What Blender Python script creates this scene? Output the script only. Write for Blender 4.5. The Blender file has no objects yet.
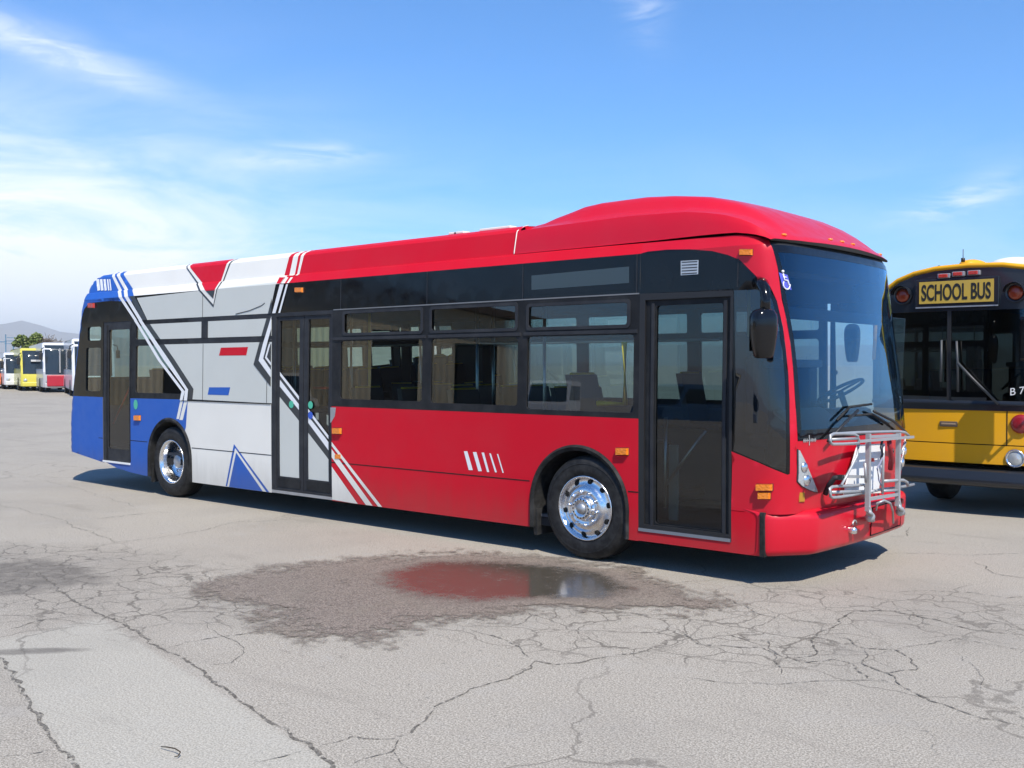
import bpy, math, random
from mathutils import Vector, Matrix, noise
from mathutils.geometry import delaunay_2d_cdt
C = bpy.context.scene.collection
SC = bpy.context.scene
rnd = random.Random(7)
R = math.radians
PI = math.pi

# ------------------------------------------------------------------ camera
CAM = Vector((3.095, -9.071, 1.812)); HEAD = R(131.0015); PITCH = R(-1.0367); FPX = 1050.0
cd = bpy.data.cameras.new('camera'); cam = bpy.data.objects.new('camera', cd); C.objects.link(cam)
cam.location = CAM
FW = Vector((math.cos(HEAD)*math.cos(PITCH), math.sin(HEAD)*math.cos(PITCH), math.sin(PITCH)))
RT = Vector((math.sin(HEAD), -math.cos(HEAD), 0)); UP = RT.cross(FW)
cam.matrix_world = Matrix(((RT.x, UP.x, -FW.x, CAM.x), (RT.y, UP.y, -FW.y, CAM.y), (RT.z, UP.z, -FW.z, CAM.z), (0, 0, 0, 1)))
cd.sensor_width = 36; cd.lens = 36*FPX/1024; cd.clip_end = 40000; cd.clip_start = .1
SC.camera = cam

# ------------------------------------------------------------------ light
SUN = Vector((.66, -.36, 1.0)).normalized()
EL = math.asin(SUN.z); ROT = math.atan2(SUN.x, SUN.y)
sl = bpy.data.lights.new('sun', 'SUN'); sl.energy = 4.4; sl.angle = R(.53); sl.color = (1, .93, .82)
so = bpy.data.objects.new('sun', sl); C.objects.link(so); so.rotation_euler = SUN.to_track_quat('Z', 'Y').to_euler()
SC.view_settings.view_transform = 'Standard'; SC.view_settings.look = 'None'
SC.view_settings.exposure = 0.58; SC.view_settings.gamma = 1; SC.view_settings.use_curve_mapping = False
SC.cycles.max_bounces = 8; SC.cycles.transparent_max_bounces = 16; SC.cycles.glossy_bounces = 4; SC.cycles.volume_bounces = 0
SC.cycles.use_denoising = True; SC.cycles.caustics_reflective = False; SC.cycles.caustics_refractive = False
SKY = .12

# ---- node helpers
class NT:
    def __init__(s, tree): s.t = tree; s.n = tree.nodes; s.l = tree.links
    def new(s, ty, **kw):
        x = s.n.new(ty)
        for k, v in kw.items(): setattr(x, k, v)
        return x
    def put(s, v, sock):
        if hasattr(v, 'is_output'): s.l.new(v, sock)
        elif isinstance(v, (tuple, list)): sock.default_value = v if len(v) != 3 or sock.type != 'RGBA' else (*v, 1)
        else: sock.default_value = v
    def m(s, op, a, b=None, c=None, clamp=False):
        x = s.new('ShaderNodeMath', operation=op, use_clamp=clamp)
        s.put(a, x.inputs[0])
        if b is not None: s.put(b, x.inputs[1])
        if c is not None: s.put(c, x.inputs[2])
        return x.outputs[0]
    def noise(s, vec, scale, detail=4, rough=.55, dist=0):
        x = s.new('ShaderNodeTexNoise'); s.put(vec, x.inputs['Vector']); x.inputs['Scale'].default_value = scale
        x.inputs['Detail'].default_value = detail; x.inputs['Roughness'].default_value = rough; x.inputs['Distortion'].default_value = dist
        return x.outputs['Fac']
    def ramp(s, v, a, b, lo=0., hi=1.):
        x = s.new('ShaderNodeMapRange'); x.clamp = True; x.interpolation_type = 'SMOOTHSTEP'
        s.put(v, x.inputs[0]); x.inputs[1].default_value = a; x.inputs[2].default_value = b; x.inputs[3].default_value = lo; x.inputs[4].default_value = hi
        return x.outputs[0]
    def mix(s, f, a, b, blend='MIX'):
        x = s.new('ShaderNodeMix', data_type='RGBA', blend_type=blend); s.put(f, x.inputs[0]); s.put(a, x.inputs[6]); s.put(b, x.inputs[7])
        return x.outputs[2]
    def scaled(s, vec, sc, rot=(0, 0, 0)):
        x = s.new('ShaderNodeMapping'); s.put(vec, x.inputs[0]); x.inputs[2].default_value = rot; x.inputs[3].default_value = sc
        return x.outputs[0]

w = bpy.data.worlds.new('World'); SC.world = w; w.use_nodes = True
nt = NT(w.node_tree); w.node_tree.nodes.clear()
sky = nt.new('ShaderNodeTexSky', sky_type='NISHITA', sun_disc=False, sun_elevation=EL, sun_rotation=ROT, altitude=1300, air_density=1.0, dust_density=.6, ozone_density=1.6)
geo = nt.new('ShaderNodeTexCoord'); sep = nt.new('ShaderNodeSeparateXYZ'); nt.l.new(geo.outputs['Generated'], sep.inputs[0])
az = nt.m('MULTIPLY', nt.m('ARCTAN2', sep.outputs[1], sep.outputs[0]), 180/PI)      # degrees
el = nt.m('MULTIPLY', nt.m('ARCSINE', sep.outputs[2]), 180/PI)
cv = nt.new('ShaderNodeCombineXYZ'); nt.l.new(az, cv.inputs[0]); nt.l.new(el, cv.inputs[1])
def gauss(a0, sa, e0, se, slope=0.):
    da = nt.m('SUBTRACT', az, a0); ee = nt.m('SUBTRACT', nt.m('SUBTRACT', el, e0), nt.m('MULTIPLY', da, slope))
    q = nt.m('ADD', nt.m('POWER', nt.m('ABSOLUTE', nt.m('DIVIDE', da, sa)), 2.), nt.m('POWER', nt.m('ABSOLUTE', nt.m('DIVIDE', ee, se)), 2.))
    return nt.m('EXPONENT', nt.m('MULTIPLY', q, -1.))
n1 = nt.ramp(nt.noise(nt.scaled(cv.outputs[0], (.10, .38, 1), (0, 0, R(-12))), 1., 8, .62, .6), .30, .72)
n2 = nt.ramp(nt.noise(nt.scaled(cv.outputs[0], (.20, .9, 1), (0, 0, R(14))), 1., 8, .6, 1.0), .32, .66)
low = nt.m('MULTIPLY', gauss(156, 13, 4.5, 7.5), nt.m('ADD', .35, nt.m('MULTIPLY', n1, .75)))
bank = nt.m('MULTIPLY', gauss(156, 8, 3.2, 2.6), nt.m('ADD', .62, nt.m('MULTIPLY', n2, .5)))
st1 = nt.m('MULTIPLY', gauss(154.5, 4.8, 15.3, .85, .27), nt.m('ADD', .22, nt.m('MULTIPLY', n2, .36)))
st2 = nt.m('MULTIPLY', gauss(142, 3.2, 11.0, .55, -.08), nt.m('MULTIPLY', n2, .5))
st3 = nt.m('MULTIPLY', gauss(108, 2.6, 8.2, .8, -.25), nt.m('MULTIPLY', n2, .55))
st4 = nt.m('MULTIPLY', gauss(124, 1.2, 20.0, 2.4, .6), nt.m('MULTIPLY', n2, .35))
rest = nt.m('MULTIPLY', nt.ramp(el, 14., 2., 0., 1.), nt.m('MULTIPLY', n1, .22))
mask = nt.m('ADD', nt.m('ADD', nt.m('ADD', low, bank), nt.m('ADD', st1, st2)), nt.m('ADD', nt.m('ADD', st3, st4), rest))
mask = nt.m('MINIMUM', mask, .95)
skyc = nt.mix(1., sky.outputs[0], (SKY*.36, SKY*.82, SKY*1.22), 'MULTIPLY')
cl = nt.mix(mask, skyc, (.90, .92, .94))
bg = nt.new('ShaderNodeBackground'); nt.l.new(cl, bg.inputs[0]); bg.inputs[1].default_value = 1.0
wo = nt.new('ShaderNodeOutputWorld'); nt.l.new(bg.outputs[0], wo.inputs[0])

# ------------------------------------------------------------------ materials
MATS = {}
def mat(name, col, rough=.5, metal=0., coat=0., spec=.5, dirt=.0, dscale=2., bump=0., bscale=6., skirt=False):
    if name in MATS: return MATS[name]
    m = bpy.data.materials.new(name); m.use_nodes = True; t = NT(m.node_tree); b = t.n['Principled BSDF']
    b.inputs['Base Color'].default_value = (*col, 1); b.inputs['Roughness'].default_value = rough; b.inputs['Metallic'].default_value = metal
    b.inputs['Coat Weight'].default_value = coat; b.inputs['Coat Roughness'].default_value = .06; b.inputs['Specular IOR Level'].default_value = spec
    g = t.new('ShaderNodeNewGeometry')
    if dirt:
        f = t.noise(g.outputs['Position'], dscale, 6, .6)
        c2 = tuple(x*(1-dirt)+.16*dirt for x in col)
        cc_ = t.mix(t.ramp(f, .35, .75), (*col, 1), (*c2, 1))
        if skirt:                                             # road dust thrown up along the bottom edge, streaked
            s_ = t.new('ShaderNodeSeparateXYZ'); t.put(g.outputs['Position'], s_.inputs[0])
            st = t.noise(t.scaled(g.outputs['Position'], (7, 7, 1.2)), 1., 5, .65)
            lo = t.m('MULTIPLY', t.ramp(t.m('ADD', s_.outputs[2], t.m('MULTIPLY', st, -.5)), .42, -.05), .26)
            cc_ = t.mix(lo, cc_, (.10, .085, .068, 1))
        t.put(cc_, b.inputs['Base Color'])
        t.put(t.ramp(t.noise(g.outputs['Position'], dscale*3, 4), .3, .8, rough, min(1, rough+.18)), b.inputs['Roughness'])
    if bump:
        bn = t.new('ShaderNodeBump'); bn.inputs['Strength'].default_value = bump; bn.inputs['Distance'].default_value = .02
        t.put(t.noise(g.outputs['Position'], bscale, 2), bn.inputs['Height']); t.l.new(bn.outputs[0], b.inputs['Normal']); t.l.new(bn.outputs[0], b.inputs['Coat Normal'])
    MATS[name] = m; return m
def glass(name, tint, refl=1.0, rough=0.0, wave=.02, k=2.2):
    if name in MATS: return MATS[name]
    m = bpy.data.materials.new(name); m.use_nodes = True; t = NT(m.node_tree); t.n.clear()
    tr = t.new('ShaderNodeBsdfTransparent'); tr.inputs[0].default_value = (*tint, 1)
    gl = t.new('ShaderNodeBsdfGlossy'); gl.inputs['Roughness'].default_value = rough; gl.inputs[0].default_value = (*refl, 1) if isinstance(refl, tuple) else (refl, refl, refl, 1)
    fr = t.new('ShaderNodeFresnel'); fr.inputs[0].default_value = 1.5
    g = t.new('ShaderNodeNewGeometry')
    bn = t.new('ShaderNodeBump'); bn.inputs['Strength'].default_value = wave; bn.inputs['Distance'].default_value = .02
    t.put(t.noise(g.outputs['Position'], 1.3, 1), bn.inputs['Height']); t.l.new(bn.outputs[0], gl.inputs['Normal']); 
    k = t.m('MINIMUM', t.m('MULTIPLY', fr.outputs[0], k), 1.0)
    ms = t.new('ShaderNodeMixShader'); t.l.new(k, ms.inputs[0]); t.l.new(tr.outputs[0], ms.inputs[1]); t.l.new(gl.outputs[0], ms.inputs[2])
    o = t.new('ShaderNodeOutputMaterial'); t.l.new(ms.outputs[0], o.inputs[0])
    MATS[name] = m; return m

M_RED = mat('red_paint', (.56, .005, .020), .40, coat=.0, spec=.16, dirt=.04, skirt=True, bump=.06, bscale=2.2)
M_REDF = mat('red_gelcoat', (.54, .005, .021), .30, coat=.15, spec=.3, dirt=.03, bump=.05, bscale=2.5)
M_WHITE = mat('white_paint', (.76, .745, .69), .36, coat=.1, spec=.3, dirt=.06, skirt=True, bump=.05, bscale=2.2)
M_FILM = mat('white_window_film', (.56, .575, .54), .42, spec=.3, dirt=.05, bump=.05, bscale=2.)
M_BLUE = mat('blue_paint', (.020, .105, .44), .38, spec=.22, skirt=True, dirt=.05, bump=.06, bscale=2.2)
M_BLACKGL = mat('black_glass_panel', (.004, .006, .009), .03, spec=.30, dirt=.02)
M_FRAME = mat('black_window_frame', (.011, .012, .014), .5, spec=.2, dirt=.1, dscale=5)
M_FRAMEG = mat('grey_window_frame', (.022, .024, .029), .5, spec=.22, dirt=.1, dscale=5)
M_STRIPEB = mat('black_stripe_film', (.035, .040, .046), .35)
M_RUBBER = mat('black_rubber', (.010, .010, .010), .7, spec=.25, dirt=.2, dscale=9)
M_TYRE = mat('tyre_rubber', (.009, .009, .0095), .55, spec=.3, dirt=.15, dscale=12)
M_ALU = mat('polished_aluminium', (.80, .81, .83), .16, 1.0, dirt=.08, dscale=14)
M_ALUD = mat('dull_aluminium', (.50, .51, .52), .42, .8, dirt=.2, dscale=10)
M_GALV = mat('silver_tube', (.40, .41, .42), .4, .45, dirt=.1, dscale=14)
M_BLK = mat('matt_black_plastic', (.014, .014, .015), .5)
M_BLKG = mat('glossy_black_plastic', (.005, .005, .006), .14, coat=.25, spec=.3)
M_HOLE = mat('dark_hole', (.004, .004, .004), .9)
M_GREYIN = mat('grey_interior', (.09, .095, .10), .6, dirt=.1)
M_CEIL = mat('pale_ceiling', (.22, .23, .23), .6)
M_FLOOR = mat('bus_floor', (.07, .07, .075), .7, dirt=.2)
M_SEAT = mat('seat_fabric', (.035, .055, .11), .85, dirt=.2, dscale=20)
M_SEATSH = mat('seat_shell', (.07, .075, .08), .5)
M_YEL = mat('yellow_handrail', (.75, .52, .03), .35)
M_REDBAR = mat('red_handle', (.55, .03, .02), .4)
M_STEEL = mat('brushed_steel', (.55, .56, .57), .3, 1.)
M_AMBER = mat('amber_lens', (.78, .22, .010), .2, coat=.5, bump=.4, bscale=60)
M_REDLENS = mat('red_lens', (.45, .03, .012), .2, coat=.5, bump=.3, bscale=50)
M_LENS = mat('clear_lens', (.50, .53, .55), .12, .35, coat=.8, bump=.3, bscale=30)
M_WTEXT = mat('white_lettering', (.75, .76, .77), .5)
M_STKB = mat('blue_sticker', (.03, .10, .50), .4)
M_STKP = mat('violet_blue_sticker', (.09, .10, .52), .4)
M_STKG = mat('green_sticker', (.07, .45, .30), .4)
M_UNDER = mat('underbody_black', (.010, .010, .011), .8)
G_SIDE = glass('side_window_glass', (.58, .70, .66), k=1.95, wave=.007)
G_FAR = glass('tinted_far_glass', (.30, .40, .40), k=1.9)
G_DOOR = glass('door_glass', (.38, .47, .46), k=1.3, wave=.006)
G_WIND = glass('windscreen_glass', (.60, .72, .74), k=1.9, refl=(.46, .74, 1.02))
G_DARK = glass('dark_bus_glass', (.07, .08, .09))

# ------------------------------------------------------------------ mesh builder
def link(o, parent=None):
    C.objects.link(o)
    if parent: o.parent = parent
    return o
class MB:
    def __init__(s): s.v = []; s.f = []; s.mi = []; s.sm = []; s.mats = []
    def slot(s, m):
        if m not in s.mats: s.mats.append(m)
        return s.mats.index(m)
    def add(s, vs, fs, m, smooth=False):
        k = len(s.v); i = s.slot(m); s.v += [tuple(v) for v in vs]
        for f in fs: s.f.append(tuple(k+a for a in f)); s.mi.append(i); s.sm.append(smooth)
    def box(s, x0, x1, y0, y1, z0, z1, m, bev=0.):
        if bev <= 0:
            vs = [(x, y, z) for z in (z0, z1) for y in (y0, y1) for x in (x0, x1)]
            s.add(vs, [(0, 2, 3, 1), (4, 5, 7, 6), (0, 1, 5, 4), (2, 6, 7, 3), (0, 4, 6, 2), (1, 3, 7, 5)], m)
        else:
            import bmesh
            bm = bmesh.new(); bmesh.ops.create_cube(bm, size=1)
            for v in bm.verts: v.co = Vector((x0+(v.co.x+.5)*(x1-x0), y0+(v.co.y+.5)*(y1-y0), z0+(v.co.z+.5)*(z1-z0)))
            bmesh.ops.bevel(bm, geom=bm.edges[:], offset=bev, segments=2, affect='EDGES', profile=.5)
            bm.verts.index_update(); s.add([v.co for v in bm.verts], [[v.index for v in f.verts] for f in bm.faces], m, False); bm.free()
    def tube(s, pts, r, m, n=8, closed=False):
        pts = [Vector(p) for p in pts]; N = len(pts); rings = []
        rr = r if isinstance(r, (list, tuple)) else [r]*N
        up0 = Vector((0, 0, 1))
        for i, p in enumerate(pts):
            a = pts[(i-1) % N] if (closed or i > 0) else p; b = pts[(i+1) % N] if (closed or i < N-1) else p
            d = (b-a).normalized(); u = up0 if abs(d.z) < .95 else Vector((1, 0, 0))
            e1 = d.cross(u).normalized(); e2 = e1.cross(d)
            rings.append([p+e1*rr[i]*math.cos(2*PI*k/n)+e2*rr[i]*math.sin(2*PI*k/n) for k in range(n)])
        vs = [v for q in rings for v in q]; fs = []
        for i in range(N if closed else N-1):
            j = (i+1) % N
            for k in range(n): fs.append((i*n+k, j*n+k, j*n+(k+1) % n, i*n+(k+1) % n))
        if not closed: fs += [tuple(range(n)), tuple((N-1)*n+k for k in reversed(range(n)))]
        s.add(vs, fs, m, True)
    def bar(s, a, b, wx, m):                                  # square bar
        a = Vector(a); b = Vector(b); d = (b-a).normalized(); u = Vector((0, 0, 1)) if abs(d.z) < .95 else Vector((1, 0, 0))
        e1 = d.cross(u).normalized()*wx/2; e2 = e1.cross(d).normalized()*wx/2
        vs = [p+i*e1+j*e2 for p in (a, b) for i, j in ((-1, -1), (1, -1), (1, 1), (-1, 1))]
        s.add(vs, [(0, 1, 2, 3), (7, 6, 5, 4), (0, 4, 5, 1), (1, 5, 6, 2), (2, 6, 7, 3), (3, 7, 4, 0)], m)
    def lathe(s, prof, c, axis, m, n=40, smooth=True):         # prof: (radius, along axis)
        c = Vector(c); ax = Vector(axis).normalized(); u = Vector((0, 0, 1)) if abs(ax.z) < .9 else Vector((1, 0, 0))
        e1 = ax.cross(u).normalized(); e2 = ax.cross(e1)
        vs = []; fs = []
        for r, h in prof:
            for k in range(n):
                a = 2*PI*k/n; vs.append(c+ax*h+e1*r*math.cos(a)+e2*r*math.sin(a))
        for i in range(len(prof)-1):
            for k in range(n): fs.append((i*n+k, i*n+(k+1) % n, (i+1)*n+(k+1) % n, (i+1)*n+k))
        s.add(vs, fs, m, smooth)
    def disc(s, c, axis, r, m, n=20, ry=None):
        c = Vector(c); ax = Vector(axis).normalized(); u = Vector((0, 0, 1)) if abs(ax.z) < .9 else Vector((1, 0, 0))
        e1 = ax.cross(u).normalized(); e2 = ax.cross(e1)
        s.add([c+e1*r*math.cos(2*PI*k/n)+e2*(ry or r)*math.sin(2*PI*k/n) for k in range(n)], [tuple(range(n))], m)
    def prism(s, poly, ext, m):                                # poly: 3D points, ext: vector
        ext = Vector(ext); n = len(poly); vs = [Vector(p) for p in poly]; vs += [p+ext for p in vs]
        s.add(vs, [tuple(range(n)), tuple(n+k for k in reversed(range(n)))]+[(k, n+k, n+(k+1) % n, (k+1) % n) for k in range(n)], m)
    def grid(s, rows, m, smooth=True, closed=False):
        n = len(rows[0]); vs = [p for r_ in rows for p in r_]; fs = []
        for i in range(len(rows)-1):
            for k in range(n if closed else n-1): fs.append((i*n+k, i*n+(k+1) % n, (i+1)*n+(k+1) % n, (i+1)*n+k))
        s.add(vs, fs, m, smooth)
    def ellipsoid(s, c, r, m, nu=16, nv=10, mat3=None):
        c = Vector(c); rows = []
        for j in range(nv+1):
            t = PI*j/nv
            row = [Vector((r[0]*math.sin(t)*math.cos(2*PI*k/nu), r[1]*math.sin(t)*math.sin(2*PI*k/nu), r[2]*math.cos(t))) for k in range(nu)]
            rows.append([c+(mat3 @ p if mat3 else p) for p in row])
        s.grid(rows, m, True, True)
    def build(s, name, parent=None, **props):
        me = bpy.data.meshes.new(name); me.from_pydata([(-2.75+(x+2.75)*KX, y, z) for x, y, z in s.v] if KX != 1 else s.v, [], s.f)
        for m in s.mats: me.materials.append(m)
        me.polygons.foreach_set('material_index', s.mi); me.polygons.foreach_set('use_smooth', s.sm); me.update()
        o = bpy.data.objects.new(name, me); link(o, parent)
        for k, v in props.items(): o[k] = v
        return o
def thing(name, label, cat, loc=(0, 0, 0), rz=0, group=None):
    o = bpy.data.objects.new(name, None); link(o); o.location = loc; o.rotation_euler = (0, 0, rz); o.empty_display_size = .3
    o['label'] = label; o['category'] = cat
    if group: o['group'] = group
    return o
def tag(o, label, cat, group=None):
    o['label'] = label; o['category'] = cat
    if group: o['group'] = group
    return o
def text_mesh(txt, size, sx=1., extrude=.002, bold=0.):
    cu = bpy.data.curves.new('lettering', 'FONT'); cu.body = txt; cu.size = size; cu.extrude = extrude; cu.offset = bold; cu.align_x = 'CENTER'; cu.align_y = 'CENTER'
    o = bpy.data.objects.new('lettering', cu); C.objects.link(o); bpy.context.view_layer.update()
    me = bpy.data.meshes.new_from_object(o); vs = [Vector((v.co.x*sx, v.co.y, v.co.z)) for v in me.vertices]; fs = [list(p.vertices) for p in me.polygons]
    bpy.data.objects.remove(o); return vs, fs

# ------------------------------------------------------------------ tracing: a pixel's ray met with a real plane or surface
def ray(px, py): return FW+RT*((px-512)/FPX)+UP*((384-py)/FPX)
KX = 1.0                                                       # the city bus is drawn on a side plan whose lengths are stretched by this
def des(v): return Vector(((v.x+2.75)/KX-2.75, v.y, v.z))
def cr(px, py): d = ray(px, py); return des(CAM), Vector((d.x/KX, d.y, d.z))
def on_y(px, py, y): c, d = cr(px, py); return c+d*((y-c.y)/d.y)
def on_x(px, py, x): c, d = cr(px, py); return c+d*((x-c.x)/d.x)
def on_z(px, py, z=0.): c, d = cr(px, py); return c+d*((z-c.z)/d.z)

def lerp_tab(tab, t):
    if t <= tab[0][0]: return tab[0][1]
    for (a, va), (b, vb) in zip(tab, tab[1:]):
        if t <= b: return va+(vb-va)*(t-a)/(b-a)
    return tab[-1][1]
# ---- transit bus body surface: half width by height, front profile by height, plan curve of the front corner
YT = [(0, 1.292), (.60, 1.30), (1.335, 1.30), (2.80, 1.272), (2.895, 1.222), (2.905, 1.20), (3.13, 1.155), (3.165, 1.125), (3.20, 1.045), (3.3, .8)]
XC = [(.25, -.72), (.62, -.715), (.95, -.675), (1.2, -.665), (1.53, -.690), (1.93, -.742), (2.34, -.796), (2.77, -.851), (2.92, -.94)]
XR = [(.2, -12.56), (.48, -12.545), (.96, -12.545), (1.335, -12.49), (1.9, -12.385), (2.35, -12.285), (2.65, -12.225), (2.80, -12.17), (2.895, -12.165), (2.905, -12.16), (2.99, -12.15), (3.08, -12.07), (3.13, -11.98), (3.17, -11.85), (3.20, -11.62)]
PLAN = [(0, 0), (.004, .25), (.014, .5), (.030, .75), (.050, .95), (.075, 1.09), (.104, 1.175), (.15, 1.24), (.20, 1.274), (.28, 1.294), (.38, 1.30)]
ARC = [0.]
for (a, b), (c, d) in zip(PLAN, PLAN[1:]): ARC.append(ARC[-1]+math.hypot(c-a, d-b))
Yz = lambda z: lerp_tab(YT, z)
Xc = lambda z: lerp_tab(XC, z)
Xr = lambda z: lerp_tab(XR, z)
def plan_at(s):                                                # (dx, y, nx, ny) along the corner curve
    if s >= ARC[-1]: return PLAN[-1][0]+s-ARC[-1], 1.30, 0., 1.
    for i in range(len(ARC)-1):
        if s <= ARC[i+1]:
            t = (s-ARC[i])/(ARC[i+1]-ARC[i]); a = PLAN[i]; b = PLAN[i+1]
            tx, ty = b[0]-a[0], b[1]-a[1]; l = math.hypot(tx, ty)
            return a[0]+tx*t, a[1]+ty*t, ty/l, tx/l
def plan_y(dx):
    if dx <= 0: return 0.
    return lerp_tab(PLAN, dx) if dx < PLAN[-1][0] else 1.30
def half_w(x, z):
    y = plan_y(Xc(z)-x)*Yz(z)/1.30
    d = x-Xr(z)
    if d < .06: y -= .06*(1-math.sqrt(max(0, 1-(1-max(d, 0)/.06)**2)))
    return y
def side_pt(x, z, off=0., sgn=-1):
    y = half_w(x, z); dx = Xc(z)-x
    if dx < .38:
        e = .004; ya = plan_y(dx+e); yb = plan_y(max(dx-e, 0)); tx = 2*e; ty = ya-yb; l = math.hypot(tx, ty)
        return Vector((x+off*ty/l, sgn*(y+off*tx/l), z))
    return Vector((x, sgn*(y+off), z))
def front_pt(s, z, off=0.):                                    # s < 0: far side
    sg = -1 if s >= 0 else 1
    dx, y, nx, ny = plan_at(abs(s)); k = Yz(z)/1.30
    return Vector((Xc(z)-dx+off*nx, sg*(y*k+off*ny), z))
def on_bus(px, py):
    CM, d = cr(px, py); t0, t1 = 4., 24.; f = lambda p: -p.y-half_w(p.x, p.z) if Xc(p.z)-p.x > 0 else 1.
    t = t0; prev = t0
    while t < t1:
        if f(CM+d*t) < 0: break
        prev = t; t += .02
    a, b = prev, t
    for _ in range(30):
        c = (a+b)/2
        if f(CM+d*c) < 0: b = c
        else: a = c
    return CM+d*b
def T(px, py): p = on_bus(px, py); return (p.x, p.z)
def s_of(p):                                                   # arc position of a point on the front surface
    k = Yz(p.z)/1.30; dx = Xc(p.z)-p.x; y = -p.y/k
    if dx >= PLAN[-1][0]: return ARC[-1]+dx-PLAN[-1][0]
    best = min(range(0, 1600), key=lambda i: (plan_at(i*.001)[0]-dx)**2+(plan_at(i*.001)[1]-y)**2)
    return best*.001
def TS(px, py): p = on_bus(px, py); return (s_of(p), p.z)
def sx(x, z): return ARC[-1]+(Xc(z)-x)-PLAN[-1][0]

def clip_half(poly, ax, v, keep_less):
    out = []; n = len(poly)
    inside = lambda p: (p[ax] <= v+1e-9) if keep_less else (p[ax] >= v-1e-9)
    for i in range(n):
        a, b = poly[i], poly[(i+1) % n]; ia, ib = inside(a), inside(b)
        if ia: out.append(a)
        if ia != ib:
            t = (v-a[ax])/(b[ax]-a[ax]); out.append((a[0]+t*(b[0]-a[0]), a[1]+t*(b[1]-a[1])))
    q = []
    for p in out:
        if not q or math.hypot(p[0]-q[-1][0], p[1]-q[-1][1]) > 1e-5: q.append(p)
    if len(q) > 1 and math.hypot(q[0][0]-q[-1][0], q[0][1]-q[-1][1]) < 1e-5: q.pop()
    return q
def clip(poly, x0=None, x1=None, z0=None, z1=None):
    for ax, v, less in ((0, x0, False), (0, x1, True), (1, z0, False), (1, z1, True)):
        if v is not None and poly: poly = clip_half(poly, ax, v, less)
    return poly if len(poly) > 2 else []
def inside(p, poly):
    c = False; n = len(poly)
    for i in range(n):
        a, b = poly[i], poly[i-1]
        if (a[1] > p[1]) != (b[1] > p[1]) and p[0] < (b[0]-a[0])*(p[1]-a[1])/(b[1]-a[1])+a[0]: c = not c
    return c
def subdiv(poly, st):
    out = []
    for i in range(len(poly)):
        a, b = poly[i], poly[(i+1) % len(poly)]; n = max(1, int(math.hypot(b[0]-a[0], b[1]-a[1])/st))
        out += [(a[0]+(b[0]-a[0])*k/n, a[1]+(b[1]-a[1])*k/n) for k in range(n)]
    return out
def tri(outer, holes, step):
    """Triangles of a polygon with holes, in 2D."""
    rings = [subdiv(outer, step)]+[subdiv(h, step) for h in holes]
    pts = []; faces = []; edges = []
    for r_ in rings:
        k = len(pts); pts += [Vector(p) for p in r_]; edges += [(k+i, k+(i+1) % len(r_)) for i in range(len(r_))]
    if step < 5:
        x0 = min(p[0] for p in outer); x1 = max(p[0] for p in outer); z0 = min(p[1] for p in outer); z1 = max(p[1] for p in outer)
        nx = int((x1-x0)/step); nz = int((z1-z0)/step)
        for i in range(1, nx+1):
            for j in range(1, nz+1):
                p = (x0+(i-.5*(j % 2))*step, z0+j*step)
                if inside(p, outer) and not any(inside(p, h) for h in holes): pts.append(Vector(p))
    v, e, f, *_ = delaunay_2d_cdt(pts, edges, [], 0, 1e-5)
    res = []
    for t in f:
        c = ((v[t[0]].x+v[t[1]].x+v[t[2]].x)/3, (v[t[0]].y+v[t[1]].y+v[t[2]].y)/3)
        if inside(c, outer) and not any(inside(c, h) for h in holes): res.append(tuple(t))
    return [(p.x, p.y) for p in v], res
BANDS = [0, .60, 1.335, 2.80, 2.895, 2.905, 3.13, 3.165, 3.20]
def skin(b, poly, m, holes=(), off=0., th=0., sgn=-1, step=99, fn=None, min_m=None):
    """Lay a polygon of the bus surface into mesh b; thickness th runs inwards."""
    fn = fn or (lambda x, z, o: side_pt(x, z, o, sgn))
    bands = list(zip(BANDS, BANDS[1:]))
    for z0, z1 in bands:
        q = clip(poly, z0=z0, z1=z1)
        if not q: continue
        hs = [h for h in (clip(list(h), z0=z0, z1=z1) for h in holes) if h]
        # a hole that touches the band's edge: shrink a hair so that the triangulation stays clean
        v, f = tri(q, hs, step)
        if not f: continue
        o = [fn(x, z, off) for x, z in v]
        n = (o[f[0][1]]-o[f[0][0]]).cross(o[f[0][2]]-o[f[0][0]])
        mid = fn(*v[f[0][0]], off+.1)-o[f[0][0]]
        if n.dot(mid) < 0: f = [t[::-1] for t in f]
        b.add(o, f, m, step < 5)
        if th:
            i_ = [fn(x, z, off-th) for x, z in v]; b.add(i_, [t[::-1] for t in f], min_m or m, step < 5)
            cnt = {}
            for t in f:
                for a, c in ((t[0], t[1]), (t[1], t[2]), (t[2], t[0])): cnt[(a, c)] = 1
            ed = [(a, c) for a, c in cnt if (c, a) not in cnt]
            vs = []; fs = []
            for a, c in ed:
                zb = {round(v[a][1], 5), round(v[c][1], 5)}
                if len(zb) == 1 and any(abs(list(zb)[0]-bb) < 1e-4 for bb in BANDS[1:-1]) and (z0 < list(zb)[0]-1e-4 or z1 > list(zb)[0]+1e-4) and not near_edge(v[a], v[c], poly, holes): continue
                k = len(vs); vs += [o[a], o[c], i_[c], i_[a]]; fs.append((k, k+3, k+2, k+1))
            b.add(vs, fs, min_m or m)
def near_edge(a, c, poly, holes):
    m = ((a[0]+c[0])/2, (a[1]+c[1])/2)
    for pl in [poly]+list(holes):
        for i in range(len(pl)):
            p, q = pl[i], pl[(i+1) % len(pl)]; l = (q[0]-p[0])**2+(q[1]-p[1])**2
            if l < 1e-12: continue
            t = max(0, min(1, ((m[0]-p[0])*(q[0]-p[0])+(m[1]-p[1])*(q[1]-p[1]))/l))
            if math.hypot(m[0]-p[0]-t*(q[0]-p[0]), m[1]-p[1]-t*(q[1]-p[1])) < 1e-4: return True
    return False
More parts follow.
